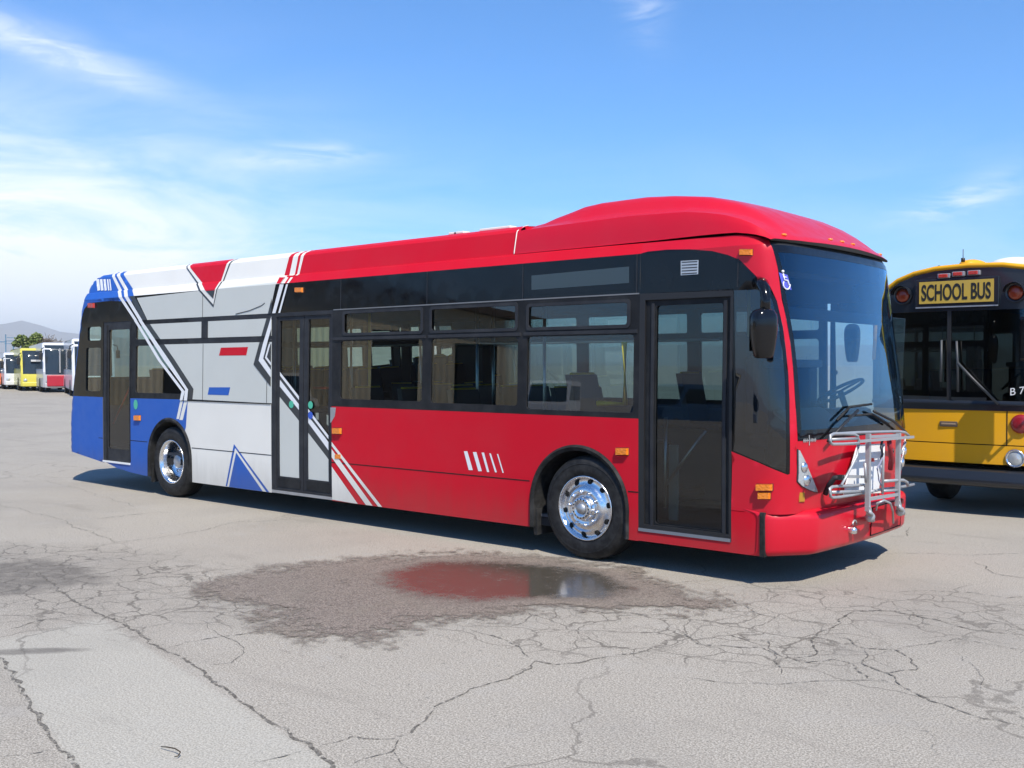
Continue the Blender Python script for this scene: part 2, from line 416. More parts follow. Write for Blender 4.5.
def rect(x0, x1, z0, z1): return [(x0, z0), (x1, z0), (x1, z1), (x0, z1)]
def rrect(x0, x1, z0, z1, r=.05, n=4):
    out = []
    for cx, cz, a0 in ((x1-r, z0+r, -PI/2), (x1-r, z1-r, 0), (x0+r, z1-r, PI/2), (x0+r, z0+r, PI)):
        out += [(cx+r*math.cos(a0+PI/2*k/n), cz+r*math.sin(a0+PI/2*k/n)) for k in range(n+1)]
    return out
def ring(b, outer, inner, m, off, th, sgn=-1, step=99): skin(b, outer, m, [inner], off, th, sgn, step)


# ------------------------------------------------------------------ ground
def _sgn(a, b_, p):
    a, b_, p = on_z(*a), on_z(*b_), on_z(*p); n_ = Vector((-(b_-a).y, (b_-a).x)); return 1. if (p-a).x*n_.x+(p-a).y*n_.y > 0 else -1.
SLAB = (_sgn((58, 591), (312, 752), (120, 720)), _sgn((10, 673), (75, 768), (120, 720)), _sgn((0, 640), (130, 612), (120, 720)))
def ground_material():
    m = bpy.data.materials.new('weathered_asphalt'); m.use_nodes = True; t = NT(m.node_tree); b = t.n['Principled BSDF']
    g = t.new('ShaderNodeNewGeometry'); P = g.outputs['Position']
    grain = t.noise(P, 95, 3, .75); grain2 = t.noise(P, 28, 4, .6); big = t.noise(P, .35, 5, .6); mid = t.noise(P, 2.2, 5, .62)
    c = t.mix(t.ramp(grain, .36, .66), (.192, .174, .146, 1), (.47, .431, .368, 1))
    vs = t.new('ShaderNodeTexVoronoi'); vs.inputs['Scale'].default_value = 62; t.put(P, vs.inputs['Vector'])
    chip = t.m('MULTIPLY', t.ramp(vs.outputs['Distance'], .26, .12), t.ramp(grain2, .45, .62))
    spk = t.noise(P, 48, 2, .9); c = t.mix(t.m('MULTIPLY', t.ramp(spk, .58, .68), .45), c, (.13, .118, .10, 1)); c = t.mix(t.m('MULTIPLY', t.ramp(spk, .42, .32), .40), c, (.60, .56, .49, 1))
    c = t.mix(t.m('MULTIPLY', chip, .6), c, (.52, .49, .44, 1))
    pit = t.m('MULTIPLY', t.ramp(grain2, .40, .30), .55)
    c = t.mix(pit, c, (.10, .095, .09, 1))
    c = t.mix(t.m('MULTIPLY', t.ramp(big, .42, .66), .35), c, (.21, .195, .172, 1))
    strk = t.noise(t.scaled(P, (.5, 1.6, 1), (0, 0, R(20))), 1., 6, .68); c = t.mix(t.m('MULTIPLY', t.ramp(strk, .56, .70), .32), c, (.17, .152, .13, 1))
    rub = t.noise(P, 14, 5, .7); c = t.mix(t.m('MULTIPLY', t.ramp(rub, .58, .68), .30), c, (.18, .165, .145, 1))
    c = t.mix(t.m('MULTIPLY', t.ramp(mid, .5, .75), .22), c, (.36, .345, .32, 1))
    def side_of(a, b_):
        a, b_ = on_z(*a), on_z(*b_); n_ = Vector((-(b_-a).y, (b_-a).x)).normalized(); s_ = t.new('ShaderNodeSeparateXYZ'); t.put(P, s_.inputs[0])
        return t.m('ADD', t.m('MULTIPLY', t.m('SUBTRACT', s_.outputs[0], a.x), n_.x), t.m('MULTIPLY', t.m('SUBTRACT', s_.outputs[1], a.y), n_.y))
    sa = side_of((58, 591), (312, 752)); sb_ = side_of((10, 673), (75, 768)); sc_ = side_of((0, 640), (130, 612))
    slab = t.m('MULTIPLY', t.m('MULTIPLY', t.ramp(t.m('MULTIPLY', sa, SLAB[0]), -.03, .03), t.ramp(t.m('MULTIPLY', sb_, SLAB[1]), -.03, .03)), t.ramp(t.m('MULTIPLY', sc_, SLAB[2]), -.1, .1))
    c = t.mix(t.m('MULTIPLY', slab, .22), c, (.50, .50, .44, 1))
    # alligator cracking where the surface has broken up
    wob = t.new('ShaderNodeVectorMath', operation='ADD'); t.put(P, wob.inputs[0])
    nv = t.new('ShaderNodeTexNoise'); nv.inputs['Scale'].default_value = 1.9; nv.inputs['Detail'].default_value = 5; t.put(P, nv.inputs['Vector'])
    sc = t.new('ShaderNodeVectorMath', operation='SCALE'); t.l.new(nv.outputs['Color'], sc.inputs[0]); sc.inputs[3].default_value = .55; t.l.new(sc.outputs[0], wob.inputs[1])
    def cracks(scale, wdt):
        v = t.new('ShaderNodeTexVoronoi', feature='DISTANCE_TO_EDGE'); v.inputs['Scale'].default_value = scale; t.l.new(wob.outputs[0], v.inputs['Vector'])
        return t.ramp(v.outputs['Distance'], wdt, wdt*.25)
    def spot(x, y, rx, ry, rot=0.):
        s_ = t.new('ShaderNodeSeparateXYZ'); t.put(P, s_.inputs[0])
        dx = t.m('SUBTRACT', s_.outputs[0], x); dy = t.m('SUBTRACT', s_.outputs[1], y); ca, sa = math.cos(rot), math.sin(rot)
        u = t.m('DIVIDE', t.m('ADD', t.m('MULTIPLY', dx, ca), t.m('MULTIPLY', dy, sa)), rx); v = t.m('DIVIDE', t.m('SUBTRACT', t.m('MULTIPLY', dy, ca), t.m('MULTIPLY', dx, sa)), ry)
        d = t.m('SQRT', t.m('ADD', t.m('MULTIPLY', u, u), t.m('MULTIPLY', v, v)))
        return t.ramp(t.m('ADD', d, t.m('MULTIPLY', t.m('SUBTRACT', mid, .5), 1.0)), 1.1, .55)
    p1 = on_z(40, 570); p2 = on_z(660, 632); p3 = on_z(110, 585); p4 = on_z(880, 610)
    all_ = t.m('MAXIMUM', t.m('MAXIMUM', spot(p1.x, p1.y, 2.0, 1.4), spot(p2.x, p2.y, 1.7, .9, R(25))), t.m('MAXIMUM', spot(p3.x, p3.y, 2.2, 1.3), t.m('MULTIPLY', spot(p4.x, p4.y, 2.0, .9, R(20)), .8)))
    k = t.m('MULTIPLY', t.m('MAXIMUM', cracks(2.6, .030), t.m('MULTIPLY', cracks(5.2, .035), .5)), all_)
    k = t.m('MAXIMUM', k, t.m('MULTIPLY', cracks(.42, .006), t.m('MULTIPLY', t.ramp(t.noise(P, .16, 3), .42, .56), .65)))
    k = t.m('MULTIPLY', k, t.ramp(grain2, .30, .5, .45, 1.))
    c = t.mix(t.m('MULTIPLY', k, .72), c, (.085, .075, .062, 1))
    d1 = spot(on_z(12, 577).x, on_z(12, 577).y, 1.0, .85); d2 = spot(on_z(35, 651).x, on_z(35, 651).y, .38, .09, HEAD-PI/2+.1); d3 = spot(on_z(10, 577).x, on_z(10, 577).y, 2.2, 1.5)
    damp = t.m('MAXIMUM', t.m('MULTIPLY', d1, .75), t.m('MAXIMUM', t.m('MULTIPLY', d2, .7), t.m('MULTIPLY', d3, .2)))
    damp = t.m('MULTIPLY', damp, t.ramp(t.noise(P, 7, 5, .7), .3, .6, .55, 1.))
    c = t.mix(damp, c, (.095, .086, .076, 1))
    t.put(c, b.inputs['Base Color']); b.inputs['Roughness'].default_value = .88; b.inputs['Specular IOR Level'].default_value = .25
    bn = t.new('ShaderNodeBump'); bn.inputs['Strength'].default_value = .28; bn.inputs['Distance'].default_value = .010
    h = t.m('SUBTRACT', t.m('ADD', t.m('MULTIPLY', grain, .5), t.m('MULTIPLY', grain2, .7)), t.m('MULTIPLY', k, .9)); t.put(h, bn.inputs['Height']); t.l.new(bn.outputs[0], b.inputs['Normal'])
    return m
M_GROUND = ground_material()
def crack_material():
    m = bpy.data.materials.new('crack_dirt'); m.use_nodes = True; t = NT(m.node_tree); b = t.n['Principled BSDF']
    g = t.new('ShaderNodeNewGeometry'); P = g.outputs['Position']
    t.put(t.mix(t.ramp(t.noise(P, 30, 4, .7), .35, .65), (.075, .066, .054, 1), (.19, .175, .15, 1)), b.inputs['Base Color']); b.inputs['Roughness'].default_value = .95
    a = t.ramp(t.noise(P, 22, 5, .75), .40, .58); t.put(a, b.inputs['Alpha'])
    return m
M_CRACK = crack_material()
gb = MB(); N = 72; RG = 8800.
rads = [0, 6, 14, 30, 70, 200, 700, 2500, RG]
vs = [(0, 0, 0)]; fs = []
for r_ in rads[1:]: vs += [(r_*math.cos(2*PI*k/N), r_*math.sin(2*PI*k/N), 0) for k in range(N)]
for k in range(N): fs.append((0, 1+k, 1+(k+1) % N))
for i in range(len(rads)-2):
    for k in range(N): fs.append((1+i*N+k, 1+(i+1)*N+k, 1+(i+1)*N+(k+1) % N, 1+i*N+(k+1) % N))
gb.add(vs, fs, M_GROUND)
LL = lambda pts, s, ox, oy: [(ox+x/s, oy+y/s) for x, y in pts]
Z4 = lambda p: LL(p, 3.012, 0, 520); Z5 = lambda p: LL(p, 3.012, 340, 520); Z6 = lambda p: LL(p, 2.977, 680, 520)
CR = [(Z4([(110, 160), (175, 215), (230, 245), (330, 300), (430, 345), (530, 405), (620, 465), (700, 525), (770, 580), (850, 640), (940, 700), (1000, 760), (1060, 820)]), .055),
      (Z4([(-60, 370), (0, 415), (30, 460), (75, 545), (120, 610), (165, 680), (225, 747), (280, 820)]), .055),
      (Z4([(-60, 552), (0, 545), (50, 540)]), .018), (Z4([(-60, 590), (0, 585), (80, 580)]), .014), (Z4([(-60, 672), (0, 665), (60, 660), (125, 650)]), .022), (Z4([(-60, 726), (0, 715), (100, 708), (160, 695)]), .024),
      (Z4([(0, 335), (60, 320), (130, 300), (210, 293), (280, 287)]), .022), (Z4([(400, 330), (460, 322), (520, 315)]), .02), (Z4([(520, 380), (580, 366), (640, 358), (750, 342), (860, 328), (930, 310)]), .022),
      (Z4([(600, 450), (690, 430), (750, 390), (700, 360), (620, 315), (560, 305)]), .012), (Z4([(755, 570), (790, 556), (830, 552), (920, 555)]), .015), (Z4([(815, 595), (870, 580), (930, 572)]), .013),
      (Z4([(945, 695), (1024, 675)])+Z5([(0, 668), (150, 668), (180, 655), (215, 625), (250, 600), (270, 565), (320, 545), (380, 520), (440, 502), (500, 490), (580, 440), (610, 420), (660, 432), (720, 430), (780, 412), (840, 405), (940, 378), (1024, 375)]), .026),
      (Z5([(180, 655), (165, 690), (155, 705), (100, 725), (60, 740), (20, 760)]), .04), (Z5([(160, 705), (190, 725), (215, 745), (250, 790)]), .04), (Z4([(770, 740), (820, 720), (900, 705), (945, 695)]), .03),
      (Z5([(270, 345), (310, 350), (330, 368)]), .02), (Z5([(390, 330), (440, 350), (480, 362), (520, 375), (565, 400), (610, 420)]), .022), (Z5([(600, 440), (560, 445), (500, 480)]), .012),
      (Z5([(600, 270), (680, 265), (760, 275), (850, 285), (1000, 300)]), .02), (Z5([(830, 320), (920, 330), (1024, 325)]), .016),
      (Z6([(-30, 320), (0, 325), (60, 370), (140, 380), (240, 382), (300, 408), (380, 425), (470, 415), (530, 440), (550, 475), (600, 480), (660, 495), (690, 512), (760, 540), (830, 565), (900, 592), (960, 600), (1030, 615), (1100, 640)]), .032),
      (Z6([(300, 408), (400, 400), (415, 330), (460, 300), (520, 280), (580, 270), (640, 268), (720, 290), (820, 315), (900, 330), (1024, 345), (1090, 350)]), .024),
      (Z6([(130, 335), (170, 360), (250, 365), (300, 408)]), .022), (Z6([(240, 382), (290, 410), (310, 440), (330, 470)]), .022), (Z6([(440, 345), (500, 350), (560, 385), (640, 390), (680, 420), (700, 450), (640, 458), (570, 450)]), .022),
      (Z6([(560, 385), (545, 430), (600, 450), (650, 470), (680, 510)]), .024), (Z6([(640, 390), (720, 365), (830, 355), (920, 370), (1024, 390), (1090, 395)]), .018), (Z6([(0, 470), (130, 482), (300, 490), (400, 483), (530, 483), (660, 490)]), .015),
      (Z6([(640, 215), (740, 210), (880, 220), (1000, 235), (1080, 230)]), .022), (Z6([(880, 125), (920, 155), (1024, 175), (1090, 180)]), .026), (Z6([(600, 100), (700, 98), (850, 105), (1040, 100)]), .02), (Z6([(130, 230), (230, 280), (340, 300), (420, 310), (460, 300)]), .018),
      (Z6([(420, 330), (470, 322), (520, 330)]), .016), (Z6([(900, 592), (885, 620)]), .02), (Z6([(960, 560), (1024, 590), (1090, 600)]), .018), (Z6([(860, 540), (930, 560), (960, 560)]), .01), (Z6([(820, 390), (850, 430), (900, 520)]), .008),
      (Z6([(620, 50), (680, 45), (700, 20)]), .018), (Z6([(700, 600), (760, 660), (800, 720)]), .007), (Z6([(650, 260), (690, 300), (760, 318), (860, 330)]), .012),
      ([(100, 545), (180, 535), (240, 522), (300, 520)], .02), ([(396, 535), (430, 530), (470, 532)], .012), ([(90, 520), (160, 512), (175, 514)], .035), ([(118, 516), (150, 513)], .03), ([(0, 470), (70, 487), (140, 508)], .012), ([(0, 505), (60, 520), (120, 545)], .016)]
zc = .003
for pts, wd in CR:
    wob_ = .085 if wd < .03 else .045
    g = [on_z(*p) for p in pts]; fine = []
    for a, b_ in zip(g, g[1:]):
        n = max(2, int((b_-a).length/.035))
        for k in range(n):
            p = a.lerp(b_, k/n); q = Vector((noise.noise(p*2.1), noise.noise(p*2.1+Vector((9, 3, 1))), 0))*wob_+Vector((noise.noise(p*9), noise.noise(p*9+Vector((5, 7, 1))), 0))*.034
            fine.append(p+q)
    L, Rr = [], []
    for i in range(len(fine)-1):
        d = (fine[i+1]-fine[i]).normalized(); nrm = Vector((-d.y, d.x, 0)); e = min(1, i/6+.15, (len(fine)-1-i)/6+.15)
        k = wd*(.27 if wd < .03 else .20)*e*(.55+1.6*abs(noise.noise(fine[i]*11)))
        L.append(fine[i]+nrm*k*(1+.7*noise.noise(fine[i]*25))+Vector((0, 0, zc))); Rr.append(fine[i]-nrm*k*(1+.7*noise.noise(fine[i]*31))+Vector((0, 0, zc)))
    gb.grid([L, Rr], M_CRACK, False); zc += .00006
ground = gb.build('ground', kind='structure')

# wet patch
def wet_material():
    m = bpy.data.materials.new('wet_asphalt'); m.use_nodes = True; t = NT(m.node_tree); b = t.n['Principled BSDF']
    g = t.new('ShaderNodeNewGeometry'); P = g.outputs['Position']
    at = t.new('ShaderNodeAttribute', attribute_name='wet'); w_ = at.outputs['Fac']
    st = t.noise(t.scaled(P, (1, 1, 1)), 9, 6, .72); st2 = t.noise(P, 2.4, 5, .65); gr = t.noise(P, 80, 3, .7)
    a = t.ramp(t.m('ADD', w_, t.m('ADD', t.m('MULTIPLY', t.m('SUBTRACT', st, .5), .85), t.m('MULTIPLY', t.m('SUBTRACT', st2, .5), 1.05))), .18, .52)
    core = t.ramp(t.m('ADD', w_, t.m('ADD', t.m('MULTIPLY', t.m('SUBTRACT', st, .5), .75), t.m('ADD', t.m('MULTIPLY', t.m('SUBTRACT', gr, .5), .9), t.m('MULTIPLY', t.m('SUBTRACT', st2, .5), .5)))), .60, 1.18)
    c = t.mix(t.ramp(gr, .36, .66), (.10, .083, .070, 1), (.31, .262, .222, 1)); c = t.mix(t.m('MULTIPLY', t.ramp(st2, .46, .66), .16), c, (.26, .235, .18, 1)); c = t.mix(core, c, (.075, .066, .052, 1))
    t.put(c, b.inputs['Base Color']); t.put(t.m('ADD', t.ramp(core, 0, 1, .60, .075), t.m('MULTIPLY', t.ramp(gr, .4, .7), .03)), b.inputs['Roughness'])
    b.inputs['IOR'].default_value = 1.45; t.put(a, b.inputs['Alpha'])
    t.put(t.ramp(core, 0, .8, .14, .72), b.inputs['Specular IOR Level'])
    bn = t.new('ShaderNodeBump'); bn.inputs['Distance'].default_value = .006; t.put(t.ramp(core, 0, .9, .55, .10), bn.inputs['Strength']); t.put(t.noise(P, 70, 3, .7), bn.inputs['Height']); t.l.new(bn.outputs[0], b.inputs['Normal'])
    return m
pud = [(190, 585), (240, 575), (300, 563), (340, 560), (400, 557), (460, 551), (520, 556), (580, 560), (620, 566), (650, 576), (690, 590), (728, 606), (700, 612), (650, 608), (612, 612), (560, 606), (530, 612), (490, 618), (445, 622), (420, 628), (380, 640), (345, 648), (310, 638), (270, 625), (235, 605), (205, 595)]
pud = [tuple(on_z(*p))[:2] for p in pud]
deep = [tuple(on_z(*p))[:2] for p in [(385, 572), (430, 562), (500, 562), (560, 566), (610, 574), (640, 590), (600, 603), (540, 601), (480, 604), (420, 598), (385, 588)]]
def sdist(p, poly):
    d = 1e9
    for i in range(len(poly)):
        a, b_ = poly[i], poly[(i+1) % len(poly)]; l = (b_[0]-a[0])**2+(b_[1]-a[1])**2; t = max(0, min(1, ((p[0]-a[0])*(b_[0]-a[0])+(p[1]-a[1])*(b_[1]-a[1]))/l))
        d = min(d, math.hypot(p[0]-a[0]-t*(b_[0]-a[0]), p[1]-a[1]-t*(b_[1]-a[1])))
    return d if inside(p, poly) else -d
x0, x1, y0, y1 = -5.2, -.2, -5.2, -.9; st = .05; nx = int((x1-x0)/st); ny = int((y1-y0)/st)
vs = [(x0+i*st, y0+j*st, .0085) for j in range(ny+1) for i in range(nx+1)]; wet = []
for v in vs:
    a = sdist(v, pud); d = sdist(v, deep); wet.append(max(0, min(.62, .30+a*.75))+max(0, min(.5, .18+d*1.3)))
keep = lambda *q: any(wet[i] > .06 for i in q)
fs = [q for q in ((j*(nx+1)+i, j*(nx+1)+i+1, (j+1)*(nx+1)+i+1, (j+1)*(nx+1)+i) for j in range(ny) for i in range(nx)) if keep(*q)]
pb = MB(); pb.add(vs, fs, wet_material()); po = pb.build('puddle', kind='structure')
att = po.data.attributes.new('wet', 'FLOAT', 'POINT'); att.data.foreach_set('value', wet)

# ------------------------------------------------------------------ hills and haze
M_HILL = mat('dry_hillside', (.16, .135, .10), .95, dirt=.3, dscale=.002)
def az_of(px): return HEAD+math.atan((512-px)/FPX)
prof = [(-300, .028), (-120, .034), (-30, .037), (0, .0395), (12, .0432), (22, .0445), (32, .0440), (45, .0405), (60, .0365), (75, .0345), (110, .031), (180, .024), (260, .020), (420, .018), (700, .022), (1024, .020), (1400, .03)]
prof = sorted((-(az_of(p)-HEAD), h) for p, h in prof)
hb = MB(); rows = []; NA = 420
for j, (rad, k) in enumerate([(5200, 0), (5700, .45), (6100, .72), (6500, 1.), (7000, .8), (7600, .35), (8300, 0.)]):
    row = []
    for i in range(NA):
        a = 2*PI*i/NA; rel = -((a-HEAD+PI) % (2*PI)-PI)
        h = lerp_tab(prof, rel) if prof[0][0] < rel < prof[-1][0] else .026+.012*math.sin(a*5)
        h *= 1+.10*noise.noise(Vector((math.cos(a)*14, math.sin(a)*14, j*.35)))+.05*noise.noise(Vector((math.cos(a)*50, math.sin(a)*50, j*.6)))
        row.append((rad*math.cos(a)+CAM.x, rad*math.sin(a)+CAM.y, k*h*6500*.845-.02*(k == 0)))
    rows.append(row)
hb.grid(rows, M_HILL, True, True); hb.build('hills', kind='structure')
def haze():
    m = bpy.data.materials.new('haze_air'); m.use_nodes = True; t = NT(m.node_tree); t.n.clear()
    v = t.new('ShaderNodeVolumePrincipled'); v.inputs['Color'].default_value = (.93, .97, 1, 1); v.inputs['Density'].default_value = HAZE_D
    v.inputs['Anisotropy'].default_value = 0
    o = t.new('ShaderNodeOutputMaterial'); t.l.new(v.outputs[0], o.inputs[1]); m.cycles.homogeneous_volume = True if hasattr(m.cycles, 'homogeneous_volume') else None
    b = MB(); b.box(-9200, 9200, -9200, 9200, -1.0, 300, m); b.build('haze', kind='stuff')
HAZE_D = 2.1e-4
haze()

# ------------------------------------------------------------------ transit bus
WORLD_ROOT = {}
def link(o, parent=None):
    C.objects.link(o)
    if parent:
        o.parent = parent
        if parent.name in WORLD_ROOT: o.matrix_parent_inverse = Matrix.Translation(-WORLD_ROOT[parent.name])
    return o
bus = thing('transit_bus', 'red, white and blue low-floor city bus with silver bike rack on its front', 'bus', (-6.5, 0, 0)); WORLD_ROOT[bus.name] = Vector((-6.5, 0, 0))
KX = 1.0206
ZB, ZH, ZD = 1.335, 2.445, 2.80
def arch(cx, cz, r, z0, n=28):
    a0 = math.asin(max(-1, min(1, (z0-cz)/r)))
    return [(cx+r*math.cos(a0+(PI-2*a0)*k/n), cz+r*math.sin(a0+(PI-2*a0)*k/n)) for k in range(n+1)]
FA = [(-2.30, .1)]+arch(-2.85, .50, .57, .50)+[(-3.42, .1)]
RA = [(-9.20, .1)]+arch(-9.745, .545, .545, .545)+[(-10.29, .1)]
def extend(a, b, k): return (b[0]+(b[0]-a[0])*k, b[1]+(b[1]-a[1])*k)
def strip(left, right, ext=0.):
    l = [T(*p) for p in left]; r = [T(*p) for p in right]
    if ext: l[0] = extend(l[1], l[0], ext); r[0] = extend(r[1], r[0], ext)
    return l+r[::-1]
def polypx(*pts): return [T(*p) for p in pts]

# ---- livery, traced on the side
w1 = strip([(112.5, 276), (119, 290.5), (137, 324), (158.5, 360), (182.3, 391.5), (180.6, 400), (176.6, 419)], [(115.2, 276), (122, 290.5), (140, 324), (161.7, 360), (185.6, 391.5), (183.4, 400), (179.2, 419)], .8)
w2 = strip([(117.3, 276), (124.3, 290.5), (139.7, 321), (164.6, 360), (185.9, 389.5), (184.6, 400), (179.6, 420)], [(120.8, 276), (127.7, 290.5), (143.2, 321), (169.8, 360), (189.0, 389.5), (187.9, 400), (182.9, 420)], .8)
bk = strip([(143.2, 321), (169.8, 360), (189.0, 389.5), (187.9, 399.5)], [(148, 321), (175, 360), (193.7, 389), (192.6, 399.5)])
bk_top = strip([(133.4, 303), (143.2, 321)], [(138.5, 303), (148, 321)], .5)
b2 = strip([(121.2, 276), (128, 290.5), (133.4, 301)], [(124.9, 276), (132.8, 290.5), (138.0, 301)], .8)
b3 = strip([(188.0, 399.5), (183, 420), (182.2, 424)], [(191.7, 399.5), (187, 420), (186.0, 427)])
blue_top = strip([(79, 303), (79, 303)], [(133, 300), (121.2, 276)])       # replaced below
xs_b = T(121.2, 276)[0]
film = [T(148, 321), T(175, 360), T(193.7, 389), T(192.6, 399.3), T(272, 403.4), T(272, 320), T(269.5, 314), T(276, 284), T(276.5, 282), T(137, 298)]
filmW = film
r1 = strip([(288.6, 260), (284.6, 275.4)], [(292.8, 260), (288.8, 275.4)], 1.2)
wA = strip([(292.8, 260), (288.8, 275.4)], [(297.8, 260), (293.4, 275.4)], 1.2)
r2 = strip([(297.8, 260), (293.4, 275.4)], [(300.3, 260), (295.6, 275.4)], 1.2)
wB = strip([(300.3, 260), (295.6, 275.4)], [(303.0, 260), (297.7, 275.4)], 1.2)
r1b = strip([(279.6, 277.3), (276.6, 283.5)], [(285.5, 277.3), (281.3, 283.5)]); wAb = strip([(284.4, 277.3), (280.4, 283.5)], [(288.6, 277.3), (284.7, 283.5)])
r2b = strip([(288.6, 277.3), (284.7, 283.5)], [(290.8, 277.3), (286.8, 283.5)]); wBb = strip([(290.8, 277.3), (286.8, 283.5)], [(293.2, 277.3), (288.9, 283.5)])
k1 = strip([(275.6, 284.3), (268.6, 312.7), (259.5, 344), (254, 364.3), (270, 385), (274.5, 391)], [(280.4, 284.3), (273, 312.7), (263.5, 344), (259, 361), (275.6, 383.2), (279, 387.5)])
kA = strip([(280.4, 284.3), (273, 312.7), (263.5, 344), (259.2, 360.5), (275.6, 383.2)], [(284.4, 284.3), (276.2, 312.7), (267.5, 344), (263.8, 358.5), (275.6, 376)])
kB = strip([(286.8, 284.3), (279, 312.7), (271.4, 340)], [(288.6, 284.3), (280.8, 312.7), (273, 340)])
kk = strip([(284.4, 284.3), (276.2, 312.7), (267.5, 344), (263.8, 358.5), (275.6, 376)], [(286.8, 284.3), (279, 312.7), (269.5, 344), (265.6, 357.8), (275.6, 371)])
kB2 = strip([(269.5, 344), (265.6, 357.8), (275.6, 371)], [(271.0, 344), (267.4, 357.0), (275.6, 368.2)])
kk2 = strip([(271.0, 344), (267.4, 357.0), (275.6, 368.2)], [(276, 344), (276, 357), (276, 368)])
# diagonal bands over the middle doors and the red panel
dB = polypx((275.6, 368.2), (296, 394.4), (325, 433), (383, 507.8), (378.8, 507.2), (325, 436.8), (296, 398.2), (275.6, 371.8))
dK = polypx((275.6, 371.8), (296, 398.2), (325, 436.8), (325, 439.5), (296, 402.5), (275.6, 376))
dA = polypx((275.6, 376), (296, 402.5), (325, 439.5), (373.4, 506.5), (366.5, 505.5), (325, 447.7), (296, 408.3), (275.6, 383.2))
dK1 = polypx((275.6, 383.2), (296, 408.3), (325, 447.7), (366.5, 505.5), (358, 504), (325, 456.7), (296, 419), (274.5, 392.2))
dW = polypx((274.5, 392.2), (296, 419), (325, 456.7), (358, 504), (328, 499), (272, 491))
ext_dn = lambda poly: poly

# ---- near side painted panels
b = MB()
rear_low = [(Xr(.48)+.0, .48), (-11.53, .365), (-11.53, ZB), (Xr(ZB), ZB)]
skin(b, [(Xr(z), z) for z in (.48, .8, 1.1, ZB)][::-1]+[(-11.53, .365), (-11.53, ZB)][::1], M_BLUE, th=.03, step=.06, min_m=M_GREYIN)
mid_out = [(-11.51, .385), (-11.15, .31), (-10.77, .27), (-10.29, .245), (-7.475, .245), (-7.475, ZB), (-10.765, ZB), (-10.765, .385)]
skin(b, mid_out, M_WHITE, [RA], th=.03, min_m=M_GREYIN)
blue_mid = [(-11.51, .385), (-11.15, .31), (-10.77, .27), (-10.29, .245), (-9.7, .245), T(186, 427), T(187.9, 399.6), (-10.765, ZB), (-10.765, .385)]
skin(b, blue_mid, M_BLUE, [RA], off=.0015)
zr = lambda p: clip(p, z1=ZB)
for p, m_ in ((w1, M_WHITE), (w2, M_WHITE)): skin(b, zr(p), m_, [RA], off=.003)
tri_o = polypx((234, 444), (225.8, 486), (269.3, 492.2)); tri_l = polypx((235.3, 448), (227.3, 486.5), (266.5, 491.8)); tri_i = polypx((236.4, 452.5), (229.2, 487), (263, 491.3))
cz = lambda p: clip(p, z0=.247, x1=-7.48)
skin(b, cz(tri_o), M_BLUE, off=.0015); skin(b, cz(tri_l), M_WHITE, off=.003); skin(b, cz(tri_i), M_BLUE, off=.0045)
red_low = rect(-6.345, -2.185, .245, ZB)
skin(b, red_low, M_RED, [FA], th=.03, min_m=M_GREYIN)
skin(b, rect(-2.185, -1.275, .25, .335), M_RED, th=.03)
skin(b, rect(-7.475, -6.345, .25, .285), M_ALUD, th=.03)
zl = lambda p: clip(p, x0=-6.343, z0=.247)
skin(b, zl(dW), M_WHITE, off=.0015)
for p, m_ in ((dA, M_WHITE), (dB, M_WHITE)): skin(b, zl(p), m_, off=.003)
skin(b, polypx((330.4, 407.4), (336, 407.6), (335, 416), (331.5, 422), (330.4, 423)), M_ALUD, off=.002)
for q in ([(307, 297), (320, 297), (340, 366), (325, 366)], [(340, 300), (353, 300), (373, 370), (360, 370)], [(372, 302), (381, 302), (400, 373), (392, 373)], [(400, 305), (406, 305), (428, 374), (421, 374)], [(428, 307), (432.5, 307), (453, 376), (448.5, 376)]):
    skin(b, [T(380+x/3.657, 370+y/3.657) for x, y in q], M_WTEXT, off=.002)
# panel seams
for x0, x1, z in ((-9.2, -7.475, .705), (-6.345, -3.42, .69), (-2.29, -2.185, .68), (-10.765, -10.3, .73)): skin(b, rect(x0, x1, z-.005, z+.005), M_HOLE, off=.0022)
skin(b, rect(-9.44, -7.475, ZB-.007, ZB+.007), M_FRAME, off=.006)
skin(b, rect(Xr(.7)+.02, -11.53, .72, .73), M_HOLE, off=.002)
fx = clip(film, z0=ZB+.008)
# film over the blanked windows and its graphics
body_low = b
skin(b, rect(-9.30, -7.475, ZB, ZD), M_FRAMEG, th=.03, min_m=M_GREYIN)                       # frame behind the film
skin(b, clip(fx, z1=2.095), M_FILM, off=.003); skin(b, clip(fx, z0=2.17, z1=2.385), M_FILM, off=.003); skin(b, clip(fx, z0=ZH), M_FILM, off=.003)
xm = T(205, 330)[0]
skin(b, rect(xm-.075, xm+.075, 2.165, 2.39), M_FRAMEG, off=.006)
for x, z0, z1 in ((T(203, 380)[0], ZB+.01, 2.09), (T(203, 300)[0], ZH, 2.79), (T(267, 390)[0], ZB+.01, 1.75)): skin(b, rect(x-.005, x+.005, z0, z1), M_FRAMEG, off=.005)
band = lambda p: clip(p, z0=ZB+.008, z1=ZD)
gaps = lambda p: [q for q in (clip(band(p), z1=2.095), clip(band(p), z0=2.17, z1=2.385), clip(band(p), z0=ZH)) if q]
for q in gaps(bk)+gaps(bk_top): skin(b, q, M_STRIPEB, off=.006)
for p, m_ in ((k1, M_STRIPEB), (kA, M_WTEXT), (kk, M_STRIPEB), (kB, M_WTEXT), (kB2, M_WTEXT), (kk2, M_STRIPEB)):
    for q in gaps(clip(p, x1=-7.48)) if m_ is not M_WTEXT else [band(clip(p, x1=-7.48))]:
        if q: skin(b, q, m_, off=.008 if m_ is M_STRIPEB else .0095)
for p, m_ in ((kA, M_WTEXT), (kB, M_WTEXT)):
    q = clip(p, x0=-7.48, z0=ZH)
    if q: skin(b, q, m_, off=.0095)
